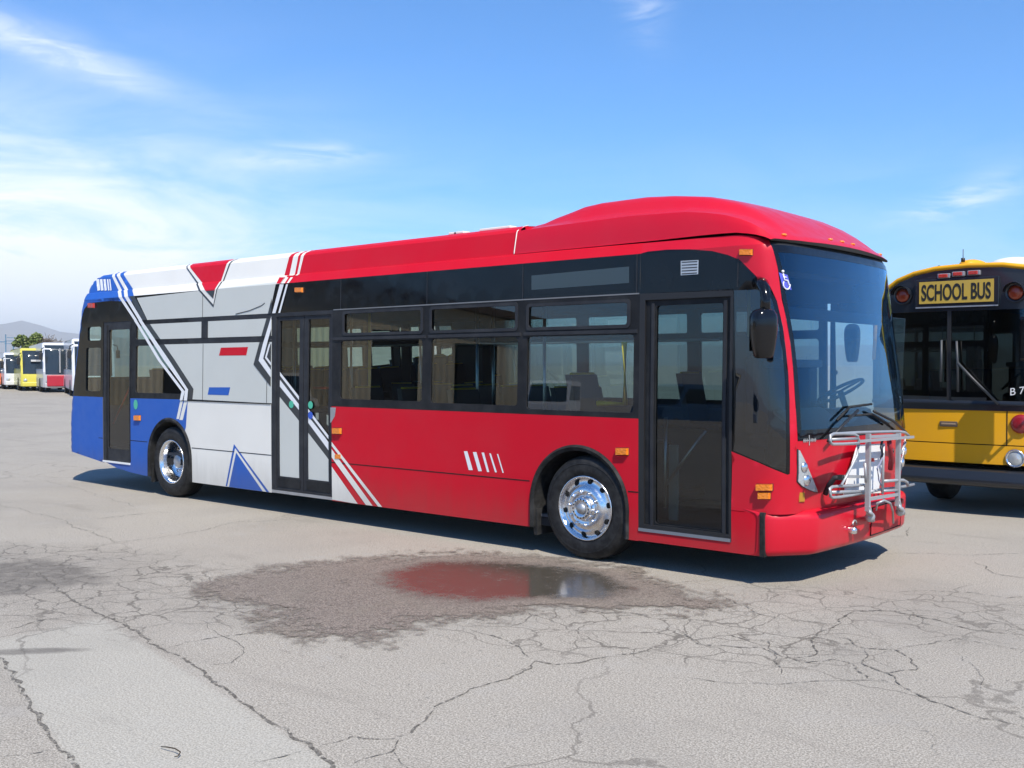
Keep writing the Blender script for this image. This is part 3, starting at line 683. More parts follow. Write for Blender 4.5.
skin(b, polypx((221.2, 347.7), (248.3, 347.0), (246.6, 355.3), (219.3, 355.6)), M_RED, off=.005)
skin(b, polypx((209.4, 387.3), (230.5, 387.3), (228.8, 395.2), (208, 394.6)), M_BLUE, off=.005)
v0 = polypx((186.8, 268), (213.7, 307.6), (231.2, 263)); v0[0] = extend(v0[1], v0[0], .15); v0[2] = extend(v0[1], v0[2], .15)
sh = lambda a, k: [(a[0][0]+k, a[0][1]), (a[1][0], a[1][1]+k*1.35), (a[2][0]-k, a[2][1])]
for p, m_, o in ((v0, M_STRIPEB, .005), (sh(v0, .028), M_WHITE, .0065), (sh(v0, .085), M_RED, .008)):
    skin(b, p, m_, off=o)
v3 = clip(sh(v0, .085), z1=ZD-.015)
if v3: skin(b, v3, M_STRIPEB, off=.0095)
b.tube([side_pt(*T(x, y), .006) for x, y in ((236, 314), (250, 310.5), (262, 305.5), (265, 303))], .004, M_FRAME, 5)
# rail and cove above the windows
xc0 = T(288, 275.4)[0]
rear_edge = [(Xr(z), z) for z in (2.80, 2.895, 2.905, 2.95, 2.99, 3.03, 3.08, 3.13, 3.15, 3.17, 3.185, 3.20)]
skin(b, rear_edge[::-1]+[(-11.0, ZD), (-11.0, 3.20)][::1], M_WHITE, step=.06)
skin(b, rect(-11.0, xc0, ZD, 3.2), M_WHITE)
skin(b, rect(xc0, -3.665, ZD, 3.2), M_RED); skin(b, rect(-3.665, -2.19, ZD, 2.905), M_RED)
blue_roof = [p for p in rear_edge]+[extend(T(128, 290.5), T(121.2, 276), .6), T(128, 290.5), T(134, 301.5)]
skin(b, clip(blue_roof, x1=-11.0), M_BLUE, off=.003, step=.06); skin(b, clip(blue_roof, x0=-11.0), M_BLUE, off=.003)
for p, m_ in ((w1, M_WHITE), (w2, M_WHITE), (b2, M_BLUE)):
    q = clip(p, z0=ZD)
    if q: skin(b, q, m_, off=.006, step=.08)
for p, m_ in ((r1, M_RED), (wA, M_WHITE), (r2, M_RED), (wB, M_WHITE), (r1b, M_RED), (wAb, M_WHITE), (r2b, M_RED), (wBb, M_WHITE)): skin(b, clip(p, z0=ZD), m_, off=.003)
for q in ((235, 253), (258, 274), (281, 295), (303, 312), (318, 325)):
    skin(b, [T(60+q[0]/6.4, 240+252/6.4), T(60+q[1]/6.4, 240+250/6.4), T(60+(q[1]+8)/6.4, 240+321/6.4), T(60+(q[0]+8)/6.4, 240+325/6.4)], M_WTEXT, off=.008, step=.05)
# thin shadow groove under the cove and joints
b.build('body_side', bus)

# black glazed band: header panels
b = MB()
xh0 = T(276, 284)[0]; 
hdr = [(-7.475, ZH), (-2.185, ZH), (-2.185, ZD), (-7.475, ZD)]
skin(b, hdr, M_BLACKGL, th=.03, min_m=M_GREYIN)
for px in (341, 427.2, 522.8, 637): x = T(px, 290 if px < 600 else 270)[0]; skin(b, rect(x-.006, x+.006, ZH+.01, ZD), M_FRAMEG, off=.002)
skin(b, rect(-6.33, -2.19, ZH-.004, ZH+.008), mat('seam_grey', (.16, .165, .17), .5), off=.003)
rq = [(Xr(ZB)+.045, ZB), (-11.53, ZB), (-11.53, ZD-.045), (Xr(2.7)+.30, ZD-.05), (Xr(2.7)+.20, ZD-.075), (Xr(2.6)+.12, ZD-.14), (Xr(2.5)+.075, ZD-.26)]
skin(b, rect(-11.53, -9.30, ZH, ZD), M_BLACKGL, th=.03, min_m=M_GREYIN)
skin(b, rect(-11.53, -10.97, ZD-.045, ZD), M_BLUE, off=.003)
for p, m_ in ((w1, M_WTEXT), (w2, M_WTEXT)):
    q = clip(p, z0=ZH, z1=ZD)
    if q: skin(b, q, m_, off=.007)
b.build('header_panel', bus)
# destination display in the header
b = MB(); q = [T(531.7, 275.6), T(629.4, 266.5), T(629.4, 282.9), T(531.7, 290)]
skin(b, q, mat('unlit_display', (.040, .060, .070), .3), off=.004)
o = rect(min(p[0] for p in q)-.05, max(p[0] for p in q)+.05, min(p[1] for p in q)-.05, max(p[1] for p in q)+.05)
skin(b, o, M_BLACKGL, [q], off=.002); b.build('destination_display', bus)

# ---- windows
def window(x0, x1, main, trans, fr=M_FRAME, z1=ZH, sgn=-1, outer=None, extra=None, trim=True):
    f = MB(); hol = [rrect(*main, r=.035)]+([rrect(*trans, r=.025)] if trans else [])
    skin(f, outer or rect(x0, x1, ZB, z1), fr, hol, th=.035, sgn=sgn, min_m=M_BLK)
    if trans and trim:
        ring(f, rrect(trans[0]-.035, trans[1]+.035, trans[2]-.03, trans[3]+.03, r=.04), rrect(*trans, r=.025), M_FRAMEG, .008, .02, sgn)
        skin(f, rect(x0+.02, x1-.02, main[3]+.012, main[3]+.045), M_FRAMEG, off=.012, th=.02, sgn=sgn)
        skin(f, rect(main[0]+.0, main[0]+.018, main[2], main[3]), M_BLK, off=-.02, th=.01, sgn=sgn)
    if extra: extra(f)
    o = f.build('window', bus)
    for h in hol:
        g = MB(); skin(g, h, G_SIDE if sgn < 0 else G_FAR, off=-.012, sgn=sgn); g.build('pane', o)
    return o
XW = [T(333.5, 370)[0], T(427.2, 370)[0], T(522.2, 370)[0], T(637.5, 370)[0]]
XW[0] = -6.345; XW[3] = -2.185
window(XW[0], XW[1], (T(340.4, 370)[0], T(422, 370)[0], 1.425, 2.085), (T(344.7, 323)[0], T(421, 323)[0], 2.175, 2.395))
window(XW[1], XW[2], (T(430.8, 370)[0], T(517.5, 370)[0], 1.415, 2.085), (T(432, 320)[0], T(515.5, 320)[0], 2.175, 2.395))
window(XW[2], XW[3], (T(526.8, 370)[0], T(633.5, 370)[0], 1.385, 2.085), (T(529, 320)[0], T(627.4, 315)[0], 2.175, 2.375))
for xx in XW[1:3]:
    pass
def stripes_on_glass(f):
    for p, m_ in ((w1, M_WTEXT), (w2, M_WTEXT)):
        for q in (clip(p, z0=ZB, z1=ZH),):
            if q: skin(f, q, m_, off=.013)
window(-10.765, -9.30, (-10.62, -9.32, 1.42, 2.085), (-10.62, -9.32, 2.175, 2.385), M_FRAME, extra=stripes_on_glass, trim=False)
# the rearmost side window, with its rounded top corner
f = MB(); hol = [rrect(-12.04, -11.60, 1.42, 2.07, .04), rrect(-12.0, -11.60, 2.18, 2.385, .04)]
fr_out = [(Xr(z), z) for z in (ZB, 1.6, 1.9, 2.2, 2.5, 2.65, 2.80)]
skin(f, fr_out[::-1]+[(-11.53, ZB), (-11.53, ZD)], M_BLUE, [rq], step=.05, th=.03)
skin(f, rq, M_BLACKGL, hol, step=.08, th=.035, off=-.001)
o = f.build('window', bus)
for h in hol: g = MB(); skin(g, h, G_SIDE, off=-.02); g.build('pane', o)
# far side: paint, windows
b = MB()
skin(b, [(Xr(z), z) for z in (.48, 1.0, ZB)][::-1]+[(-11.5, .37), (-8.0, .245), (-1.6, .245), (-1.6, ZB)], M_WHITE, [FA, RA], th=.03, sgn=1, min_m=M_GREYIN, step=99)
skin(b, [(Xr(z), z) for z in (ZD, 2.895, 2.905, 3.0, 3.05, 3.13, 3.2)]+[(-3.665, 3.2), (-3.665, ZD)], M_WHITE, sgn=1); skin(b, rect(-3.665, -1.6, ZD, 2.905), M_RED, sgn=1)
skin(b, rect(-12.19, -1.6, ZH, ZD), M_BLACKGL, th=.03, sgn=1, min_m=M_GREYIN)
skin(b, rect(-1.6, -1.0, .62, ZB-.15), M_RED, sgn=1, th=.03, min_m=M_GREYIN)
b.build('body_side', bus)
fx_ = [-12.2, -10.9, -9.35, -7.8, -6.25, -4.7, -3.15, -1.6]
for a, c in zip(fx_, fx_[1:]): window(a, c, (a+.08, c-.08, 1.42, 2.085), (a+.08, c-.08, 2.175, 2.395), sgn=1)

# ---- wheel arches
for A, cx in ((FA, -2.85), (RA, -9.745)):
    b = MB(); cz_ = .5 if cx > -5 else .545; r = .57 if cx > -5 else .545
    outer = arch(cx, cz_, r+.012, .25 if cx > -5 else .25, 30) if False else None
    pts = [(cx+(r-.0)*math.cos(a), cz_+(r-.0)*math.sin(a)) for a in [PI*k/30 for k in range(31)]]
    pts = [(pts[0][0], .25)]+pts+[(pts[-1][0], .25)]
    inn = [(cx+(r-.055)*math.cos(a), cz_+(r-.055)*math.sin(a)) for a in [PI*k/30 for k in range(31)]]; inn = [(inn[0][0], .25)]+inn+[(inn[-1][0], .25)]
    rows = [[Vector((x, -1.302, z)) for x, z in pts], [Vector((x, -1.322, z)) for x, z in [(p[0]*.6+q[0]*.4, p[1]*.6+q[1]*.4) for p, q in zip(pts, inn)]], [Vector((x, -1.305, z)) for x, z in inn], [Vector((x, -.75, z)) for x, z in inn]]
    b.grid(rows, M_RUBBER, False)
    b.add([Vector((x, -.75, z)) for x, z in inn], [tuple(range(len(inn)))], M_UNDER)
    b.box(inn[-1][0]-.02, inn[-1][0]+.02, -1.28, -.85, .17, .42, M_RUBBER)          # mud flap
    b.build('wheel_arch', bus)

# ---- wheels
def wheel(cx, y, sgn, dish):
    r = .485; W = .28; wz = .485
    root = MB(); ax = (0, sgn, 0); c = (cx, y, wz)
    prof = [(.300, .0), (.312, .012), (.345, .022), (.40, .020), (.445, .006), (.470, -.018), (.482, -.045), (.485, -.07), (.485, -W+.07), (.478, -W+.04), (.45, -W+.01), (.31, -W), (.29, -.2), (.29, -.02), (.300, .0)]
    root.lathe(prof, c, ax, M_TYRE, 64)
    for k in (-.10, -.14, -.18): root.lathe([(.4875, k-.006), (.4875, k+.006)], c, ax, M_HOLE, 48)
    root.lathe([(.405, .0212), (.410, .0235), (.418, .0195)], c, ax, M_TYRE, 64)
    t = root.build('wheel', bus)
    q = MB()
    if dish:                                                 # rear dual: deep bowl
        q.lathe([(.302, .010), (.300, .018), (.288, .016), (.276, 0), (.262, -.03), (.255, -.10), (.235, -.15), (.205, -.165), (.165, -.165), (.15, -.155), (.10, -.15)], c, ax, M_ALU, 56); q.lathe([(.10, -.15), (.095, -.085), (.08, -.07), (0, -.066)], c, ax, M_ALUD, 24)
        for k in range(10):
            a = 2*PI*k/10+.2; q.disc((cx+.205*math.cos(a), y+sgn*-.1625, wz+.205*math.sin(a)), ax, .027, M_HOLE, 14)
            a += PI/10; q.lathe([(.016, 0), (.016, .03), (.0, .034)], (cx+.145*math.cos(a), y+sgn*-.155, wz+.145*math.sin(a)), ax, M_ALU, 8)
    else:
        q.lathe([(.302, .010), (.300, .018), (.290, .017), (.279, .004), (.272, -.020), (.262, -.028), (.222, -.010), (.205, .004), (.192, .018), (.172, .026), (.135, .026), (.122, .016), (.112, .022), (.108, .060), (.098, .074), (.070, .078), (.062, .070), (.0, .068)], c, ax, M_ALU, 64)
        for k in range(10):
            a = 2*PI*k/10+.17; rr_ = .244; cc = Vector((cx+rr_*math.cos(a), y+sgn*(-.016), wz+rr_*math.sin(a)))
            q.ellipsoid(cc, (.026, .006, .026), M_HOLE, 14, 8)
            a += PI/10; q.lathe([(.017, 0), (.017, .022), (.012, .034), (.0, .038)], (cx+.155*math.cos(a), y+sgn*.025, wz+.155*math.sin(a)), ax, M_ALU, 10)
        for k in range(16):
            a = 2*PI*k/16; q.disc((cx+.086*math.cos(a), y+sgn*.0775, wz+.086*math.sin(a)), ax, .008, M_HOLE, 8)
        q.lathe([(.05, .07), (.045, .085), (.0, .088)], c, ax, M_ALUD, 20)
    q.build('rim', t)
wheel(-2.768, -1.285, -1, False); wheel(-9.715, -1.275, -1, True); wheel(-2.75, 1.262, 1, False); wheel(-9.69, 1.235, 1, True)

# ---- roof
b = MB()
ys = [-1.045, -.9, -.6, -.3, 0, .3, .6, .9, 1.045]; zz = lambda y: 3.20+.05*(1-(y/1.045)**2)
def roof(x0, x1, m_): b.grid([[(x, y, zz(y)) for y in ys] for x in (x0, x1)], m_)
roof(-11.62, -11.2, M_BLUE); roof(-11.2, xc0, M_WHITE); roof(xc0, -3.685, M_RED)
b.box(-8.6, -6.6, -.55, .55, 3.2, 3.285, M_WHITE, .03)
o = b.build('roof', bus)
for px, py, l in ((455, 229, .12), (461, 228.3, .14), (497, 226.2, .42)):
    p = on_y(px, py+2.5, -.95); h = MB(); h.box(p.x-l/2, p.x+l/2, -.99, -.88, 3.205, 3.235, M_WHITE, .008); h.build('roof_hatch', o)
# raised fairing over the front, running down into a visor
XF = [-3.69, -3.55, -3.4, -3.25, -3.1, -2.9, -2.65, -2.4, -2.1, -1.8, -1.6, -1.4, -1.25, -1.12, -1.02, -.96, -.91, -.87, -.84]
ZT = [(-3.69, 3.224), (-3.55, 3.245), (-3.4, 3.292), (-3.25, 3.328), (-3.1, 3.368), (-2.9, 3.385), (-2.4, 3.388), (-2.1, 3.367), (-1.8, 3.328), (-1.6, 3.280), (-1.4, 3.210), (-1.25, 3.138), (-1.12, 3.058), (-1.02, 2.985), (-.96, 2.94), (-.91, 2.905), (-.87, 2.885), (-.84, 2.85)]
ZCR = [(-3.7, 3.14), (-3.4, 3.15), (-2.4, 3.165), (-1.8, 3.145), (-1.5, 3.105), (-1.3, 3.055), (-1.12, 2.99), (-1.0, 2.935), (-.9, 2.88), (-.84, 2.845)]
ZBT = [(-3.7, 2.907), (-2.1, 2.912), (-1.5, 2.920), (-1.25, 2.915), (-1.05, 2.89), (-.9, 2.855), (-.84, 2.835)]
def fair(x, part=None):
    zt, zcr, zb = lerp_tab(ZT, x), lerp_tab(ZCR, x), lerp_tab(ZBT, x); wd = max(0, min(1, (x+2.6)/1.2))*.03
    bow = lambda y: x-max(0, (x+1.6)/.76)**2*.12*(abs(y)/1.2)**2.5
    hf = zt-zcr; e = min(1, hf*6); q = zcr-zb
    wd += .018; cove = [(1.188+wd, zb), (1.184+wd, zb+q*.05), (1.182+wd, zb+q*.12), (1.162+wd, zb+q*.55), (1.144+wd, zb+q*.93), (1.136+wd, zcr)]
    top = [(1.136+wd, zcr), (1.085+wd*.7, zcr+.022*e), (1.03, zcr+.040*e), (.985, zcr+hf*.36), (.945, zcr+hf*.62), (.90, zcr+hf*.84), (.84, zt-.012*e), (.72, zt), (.5, zt+.006), (.25, zt+.010), (0, zt+.012)]
    if part == 'cove': return [(bow(y), -y, z) for y, z in cove], [(bow(y), y, z) for y, z in cove]
    half = top if part == 'top' else cove+top[1:]
    return [(bow(y), -y, z) for y, z in half]+[(bow(y), y, z) for y, z in half[-2::-1]]
b = MB(); rows = [fair(x) for x in XF]
b.grid([fair(x, 'top') for x in XF], M_REDF); b.grid([fair(x, 'cove')[0] for x in XF], M_REDF); b.grid([fair(x, 'cove')[1] for x in XF], M_REDF)
b.grid([[(-3.688, y, zz(y)-.002) for y in ys], [(-3.688, y, 2.95) for y in ys]], M_REDF, False)
last = rows[-1]; n_ = len(last); low = [(p[0]-.012, p[1]*.995, 2.828) for p in last]; back = [(p[0]-.16, p[1]*.97, 2.87) for p in last]
b.grid([last, low, back], M_BLK, False)
und = [[(x-max(0, (x+1.6)/.76)**2*.12, s_*1.19, lerp_tab(ZBT, x)+.004) for s_ in (-1, 1)] for x in XF]; b.grid(und, M_BLK, False)
fo_ = b.build('roof_fairing', bus)
b = MB(); b.tube([Vector(p)+Vector((-.008, .0, .0)) for p in fair(-3.69, 'cove')[0]]+[Vector((-3.698, -y, z)) for y, z in ((1.05, 3.195), (.98, 3.215))], .0055, M_WHITE, 6); b.build('joint_seal', fo_)

# ---- front of the body
b = MB()
fnf = lambda s, z, o: front_pt(s, z, o)
UPR = [(637.4, 253.2), (648, 251.5), (667, 249.6), (690, 249.3), (712, 251), (728, 255), (740, 260), (757, 277), (769, 284), (777, 301), (783, 327), (786, 350), (788.5, 375), (789.5, 400), (790, 440), (789.8, 474)]
WSL = [(772, 247), (777, 262), (781.8, 300), (788, 327), (791.2, 350), (793.6, 374), (795, 400), (797, 425), (797.6, 441)]
upr = [TS(*p) for p in UPR]; wsl = [TS(*p) for p in WSL]
top_s = [(sx(x, 2.90), 2.90) for x in (-2.19, -1.9, -1.6, -1.35)]+[(sx(-1.25, 2.895), 2.895), (wsl[0][0]+.10, 2.87), (wsl[0][0], 2.85)]
red_up = [(sx(-2.19, ZD), ZD)]+upr[1:]+[wsl[-1]]+wsl[::-1][1:]+top_s[::-1]
skin(b, red_up, M_REDF, fn=fnf, step=.05)
s_door = sx(-1.275, .9)
cheek_top = [TS(732.2, 451.5), TS(760, 463.3), TS(787.5, 474.8), upr[-1], wsl[-1]]
ZW = wsl[-1][1]
hood = [(sx(-1.275, .60), .60)]+[(sx(-1.275, cheek_top[0][1]), cheek_top[0][1])]+cheek_top[1:]+[(s, ZW) for s in (wsl[-1][0]*.5, 0, -wsl[-1][0]*.5, -wsl[-1][0])]+[(-sx(-1.0, ZW), ZW), (-sx(-1.0, .6), .60)]
skin(b, hood, M_REDF, fn=fnf, step=.06)
skin(b, [(sx(-1.275, .25), .25), (sx(-1.275, .605), .605), (sx(-1.005, .605), .605), (sx(-1.005, .25), .25)], M_RED, fn=fnf, step=.06)
# far corner pillar and header
far = [(-p[0], p[1]) for p in wsl]
swz = lambda z: lerp_tab(sorted((p_[1], p_[0]) for p_ in wsl), z)
dwin = [(-sx(-1.52, 1.25), 1.25), (-swz(1.25)-.12, 1.25), (-swz(1.8)-.12, 1.8), (-swz(2.3)-.12, 2.3), (-sx(-1.52, 2.3), 2.3)]
skin(b, [(-sx(-1.6, 1.19), ZW), (-wsl[-1][0], ZW)]+far[::-1]+[(-sx(-1.6, 2.86), 2.9)], M_BLACKGL, [dwin], fn=fnf, step=.06)
skin(b, [(wsl[0][0], 2.80), (wsl[0][0], 2.85), (-wsl[0][0], 2.85), (-wsl[0][0], 2.80)], M_BLK, fn=fnf, step=.08, off=.002)
b.build('front_panel', bus)
dwm = MB(); skin(dwm, dwin, glass('driver_window_glass', (.72, .80, .78), k=1.6), fn=fnf, step=.08, off=-.004); dwm.build('driver_window', bus)
# black header piece over the door and corner glass
b = MB()
hp = [(sx(-2.185, ZH), ZH), (sx(-2.185, ZD), ZD-.002)]+upr[1:8]+[TS(760, 286), TS(757, 289.5)]
skin(b, hp, M_BLACKGL, fn=fnf, step=.08)
sm = [TS(737.8, 258.6), TS(736.8, 287)]
skin(b, [sm[0], (sm[0][0]-.012, sm[0][1]), (sm[1][0]-.012, sm[1][1]), sm[1]], M_FRAMEG, fn=fnf, off=.002)
b.build('header_panel', bus)
b = MB(); q = [TS(681, 261), TS(698.8, 260), TS(698.4, 274.2), TS(681, 275.4)]
skin(b, q, mat('vent_grey', (.40, .45, .50), .4), fn=fnf, off=.004)
for k in range(5):
    t_ = (k+.5)/5; a_ = tuple(q[0][i]+(q[3][i]-q[0][i])*t_ for i in (0, 1)); c_ = tuple(q[1][i]+(q[2][i]-q[1][i])*t_ for i in (0, 1))
    skin(b, [(a_[0]-.01, a_[1]-.004), (a_[0]-.01, a_[1]+.004), (c_[0]+.01, c_[1]+.004), (c_[0]+.01, c_[1]-.004)], M_FRAMEG, fn=fnf, off=.006)
b.build('vent_grille', bus)
# corner window ahead of the door
qg = [TS(733.6, 290), TS(757, 287), TS(764, 287), TS(772.5, 301), TS(779, 327), TS(782.3, 350), TS(784.8, 375), TS(785.6, 400), TS(786.2, 440), TS(786, 473), TS(760, 462), TS(733, 450.5)]
outer = [TS(731, 288.5)]+[TS(760, 286), TS(768, 285)]+upr[9:]+[cheek_top[2], cheek_top[1], cheek_top[0]]
f = MB(); skin(f, outer, M_BLKG, [qg], fn=fnf, step=.06, off=-.002); o = f.build('window', bus)
g = MB(); skin(g, qg, glass('corner_glass', (.16, .19, .20)), fn=fnf, step=.08, off=-.004); g.build('pane', o)

# ---- windscreen
sw = lambda z: lerp_tab(sorted((p[1], p[0]) for p in wsl), z)
wl = [(sw(z), z) for z in (ZW, 1.4, 1.6, 1.8, 2.0, 2.2, 2.4, 2.6, 2.80)]
wpoly = wl+[(-s, z) for s, z in wl[::-1]]
fz = [(s-.045, z) for s, z in wl]; fz = [(fz[0][0], ZW+.085)]+fz[1:-1]+[(fz[-1][0], 2.735)]
ip = fz+[(-s, z) for s, z in fz[::-1]]
f = MB(); skin(f, wpoly, M_BLKG, [ip], fn=fnf, step=.08, off=.003); ws = f.build('windscreen', bus)
g = MB(); skin(g, ip, G_WIND, fn=fnf, step=.08, off=.001); g.build('pane', ws)
# wheelchair sign
def front_uv(px0, py0, px1, py1): return TS(px0, py0), TS(px1, py1)
st_ = MB(); q = [TS(778.5, 272.5), TS(787, 275), TS(791, 290), TS(782.5, 288)]
skin(st_, q, M_STKP, fn=fnf, off=.006)
cc = (sum(p[0] for p in q)/4, sum(p[1] for p in q)/4); 
def sP(u, v, o=.009): return front_pt(cc[0]-u, cc[1]+v, o)
st_.tube([sP(-.018, .062), sP(-.015, .01), sP(.02, .008), sP(.032, -.03), sP(.045, -.028)], .007, M_WTEXT, 6)
st_.tube([sP(.005+.036*math.cos(a), -.03+.036*math.sin(a)) for a in [PI*.75+PI*1.25*k/12 for k in range(13)]], .006, M_WTEXT, 6)
st_.ellipsoid(sP(-.02, .08), (.013, .013, .013), M_WTEXT, 8, 6); st_.tube([sP(-.015, .035), sP(.015, .032)], .006, M_WTEXT, 6)
st_.build('wheelchair_sign', ws)
# emblem under the windscreen: winged bar
M_EMB = mat('emblem_silver', (.42, .43, .44), .35, .4); e = MB(); c0 = TS(809, 440.2)
def eP(u, v): return front_pt(c0[0]-u, c0[1]+v, .006)
for a0, a1, b0, b1 in ((-.006, .006, -.042, .042), (-.080, -.008, -.004, .004), (.008, .090, -.004, .004)):
    e.add([eP(a0, b0), eP(a1, b0), eP(a1, b1), eP(a0, b1)], [(0, 1, 2, 3)], M_EMB)
for u in (-.072, -.052, -.032, .02, .040, .060, .080): e.add([eP(u-.005, -.014), eP(u+.004, -.017), eP(u+.006, .017), eP(u-.003, .014)], [(0, 1, 2, 3)], M_EMB)
e.build('emblem', ws)
# wipers
def wiper(pts, blade):
    m_ = MB(); m_.tube([front_pt(*TSf(*p), .05) for p in pts], .012, M_BLK, 6); m_.tube([front_pt(*TSf(*p), .03) for p in blade], .011, M_RUBBER, 6); m_.build('wiper', bus)
def TSf(px, py):                                             # a pixel on the front surface, by marching over the whole front
    CM, d = cr(px, py); t = 6.
    while t < 14:
        p = CM+d*t
        if Xc(p.z)-p.x > 0:
            k = Yz(p.z)/1.30
            if p.x < Xc(p.z)-lerp_tab([(b_, a_) for a_, b_ in PLAN], min(abs(p.y)/k, 1.299)) and abs(p.y) < 1.3*k:
                y = p.y/k; s = min(range(1500), key=lambda i: abs(plan_at(i*.001)[1]-abs(y)))*.001
                return (s if p.y < 0 else -s, p.z)
        t += .01
    return (0, 1.3)
wiper([(822, 441), (838, 424), (852, 410)], [(833, 420), (846, 407), (868, 404)]); wiper([(900, 432), (888, 421), (868, 411)], [(885, 424), (868, 414), (845, 416)])

# ---- headlamps
def headlamp(flip):
    pts = [(797.6, 450), (799, 450.5), (803.5, 459.5), (808.2, 471), (812.5, 481), (816.8, 492), (813, 491.6), (807, 489), (801.5, 486), (797.2, 481.5)]
    q = [TS(*p) for p in pts]
    if flip: q = [(-s, z) for s, z in q]
    m_ = MB(); cs = (sum(p[0] for p in q)/len(q), sum(p[1] for p in q)/len(q)); big = [(cs[0]+(s-cs[0])*1.10, cs[1]+(z-cs[1])*1.05) for s, z in q]
    skin(m_, big, M_BLK, fn=fnf, off=.003, step=.06); skin(m_, q, M_LENS, fn=fnf, off=.012, step=.03, th=.01)
    o = m_.build('headlight', bus); bl = MB()
    for px, py, r in ((806, 480, .045), (803.5, 467, .04)):
        s, z = TS(px, py); s = -s if flip else s; p = front_pt(s, z, .012); n = (front_pt(s, z, .1)-p).normalized()
        bl.lathe([(r, 0), (r*.92, .006), (r*.5, .014), (0, .016)], p, n, M_ALU, 18)
    bl.build('bulb_reflector', o)
headlamp(False); headlamp(True)

# ---- bumper
BXC = [(.25, -.715), (.262, -.672), (.285, -.652), (.31, -.645), (.55, -.632), (.578, -.638), (.600, -.660), (.612, -.70), (.625, -.76)]
BPL = [(0, 0), (.004, .25), (.014, .5), (.028, .75), (.042, .93), (.054, .985), (.085, 1.03), (.15, 1.12), (.225, 1.22), (.26, 1.258), (.305, 1.290), (.35, 1.308), (.40, 1.312)]
BPL = [(a, b_) for a, b_ in BPL]
b = MB(); rows = []
for z, x in BXC:
    k = 1-.010*(abs(z-.45)/.2)**2
    row = [(x-dx, -y*k, z) for dx, y in BPL[::-1]]+[(x-dx, y*k, z) for dx, y in BPL[1:]]
    rows.append(row)
b.grid(rows, M_REDF)
top = [[(p[0]-.14, p[1]*.94, .615) for p in rows[-1]]]
b.grid([rows[-1]]+top, M_REDF); b.grid([[(p[0]-.35, p[1]*.9, .26) for p in rows[0]], rows[0]], M_UNDER)
bo = b.build('bumper', bus)
b = MB(); b.box(-1.012, -.972, -1.318, -1.26, .25, .612, M_RUBBER); b.build('rubber_strip', bo)
# centre recess plate, tow eye
b = MB()
def bp(y, z, off=0.):
    x = lerp_tab(BXC, z)-lerp_tab([(q, p) for p, q in BPL], abs(y)); return Vector((x+off, y, z))
for y0, y1, z0, z1 in ((.02, .80, .30, .55),):
    g_ = [[bp(y0+(y1-y0)*i/8, z0+(z1-z0)*j/4, .006) for i in range(9)] for j in range(5)]; b.grid(g_, M_RED)
    b.tube([bp(y0, z0, .008), bp(y0, z1, .008), bp(y1, z1, .008), bp(y1, z0, .008)], .006, M_HOLE, 6, True)
b.build('bumper_hatch', bo)
b = MB(); p = on_x(851, 530, -.64); b.lathe([(.030, -.03), (.034, .02), (.028, .045), (.0, .05)], p, (1, 0, 0), M_ALU, 16)
b.tube([p+Vector((.03, .04*math.cos(a), .05+.035*math.sin(a))) for a in [PI*k/8 for k in range(9)]], .008, M_GALV, 6); b.build('tow_eye', bo)

# ---- marker lamps
def lamp(px0, px1, py0, py1, m_, name='marker_lamp', d=.03, fn=None, two=False, base=True):
    b_ = MB(); q = [TS(px0, py0), TS(px1, py0), TS(px1, py1), TS(px0, py1)]
    o = [front_pt(s, z, 0) for s, z in q]; n = (front_pt(q[0][0], q[0][1], .1)-o[0])*10
    ce = sum(o, Vector())/4; w_ = (o[1]-o[0]).length/2; h_ = (o[3]-o[0]).length/2; e1 = (o[1]-o[0]).normalized(); e2 = Vector((0, 0, 1))
    for hh, zz_, mm, dd in ((h_, 0, m_, d),)+(((h_*1.12, 0, M_BLK, d*.3),) if base else ()):
        ww = w_*(1.05 if mm is M_BLK else 1)
        f0 = [ce+e1*a*ww+e2*c*hh for a, c in ((-1, -1), (1, -1), (1, 1), (-1, 1))]; f1 = [ce+(p-ce)*.86+n*dd for p in f0]
        b_.add(f0+f1, [(4, 5, 6, 7), (0, 1, 5, 4), (1, 2, 6, 5), (2, 3, 7, 6), (3, 0, 4, 7)], mm)
    return b_.build(name, bus)
lamp(616.5, 628.9, 448, 455, M_AMBER); lamp(333.3, 342, 428, 434, M_AMBER); lamp(135, 141, 415.3, 420.6, M_AMBER); lamp(740, 753, 249.3, 255.4, M_AMBER)
lamp(756.8, 773, 484, 490.6, M_AMBER, 'turn_signal', .045); lamp(758.8, 771, 492, 499, M_AMBER, 'turn_signal', .04); lamp(334.8, 341, 454.2, 459, M_AMBER, 'reflector', .008); lamp(296, 303.5, 287.5, 292.5, M_AMBER); lamp(89, 95, 303, 308, M_REDLENS)
lamp(799, 804.5, 492, 502, mat('dull_amber_reflector', (.42, .20, .02), .3), 'reflector', .006, base=False)
for y in (-1.0, -.24, 0, .24, 1.04):
    se = sorted(fair(-.915), key=lambda q: q[1]); xs_ = lerp_tab([(q[1], q[0]) for q in se], y); zs_ = lerp_tab([(q[1], q[2]) for q in se], y)
    m_ = MB(); m_.ellipsoid((xs_+.010, y, zs_-.004), (.022, .034, .014), M_AMBER, 12, 8); m_.build('marker_lamp', bus)

# stickers
b = MB(); s, z = TS(136, 404.5)
b.disc(front_pt(s, z, .006), (0, -1, 0), .055, M_STKG, 18, .07); b.build('sticker', bus)

# ---- doors
def leaf(dm, x0, x1, z0, z1, gx0, gx1, gz0, gz1, off=-.012, fr=M_FRAME, pane=G_DOOR, r=.03):
    skin(dm, rect(x0, x1, z0, z1), fr, [rrect(gx0, gx1, gz0, gz1, r)], off=off, th=.045, min_m=fr)
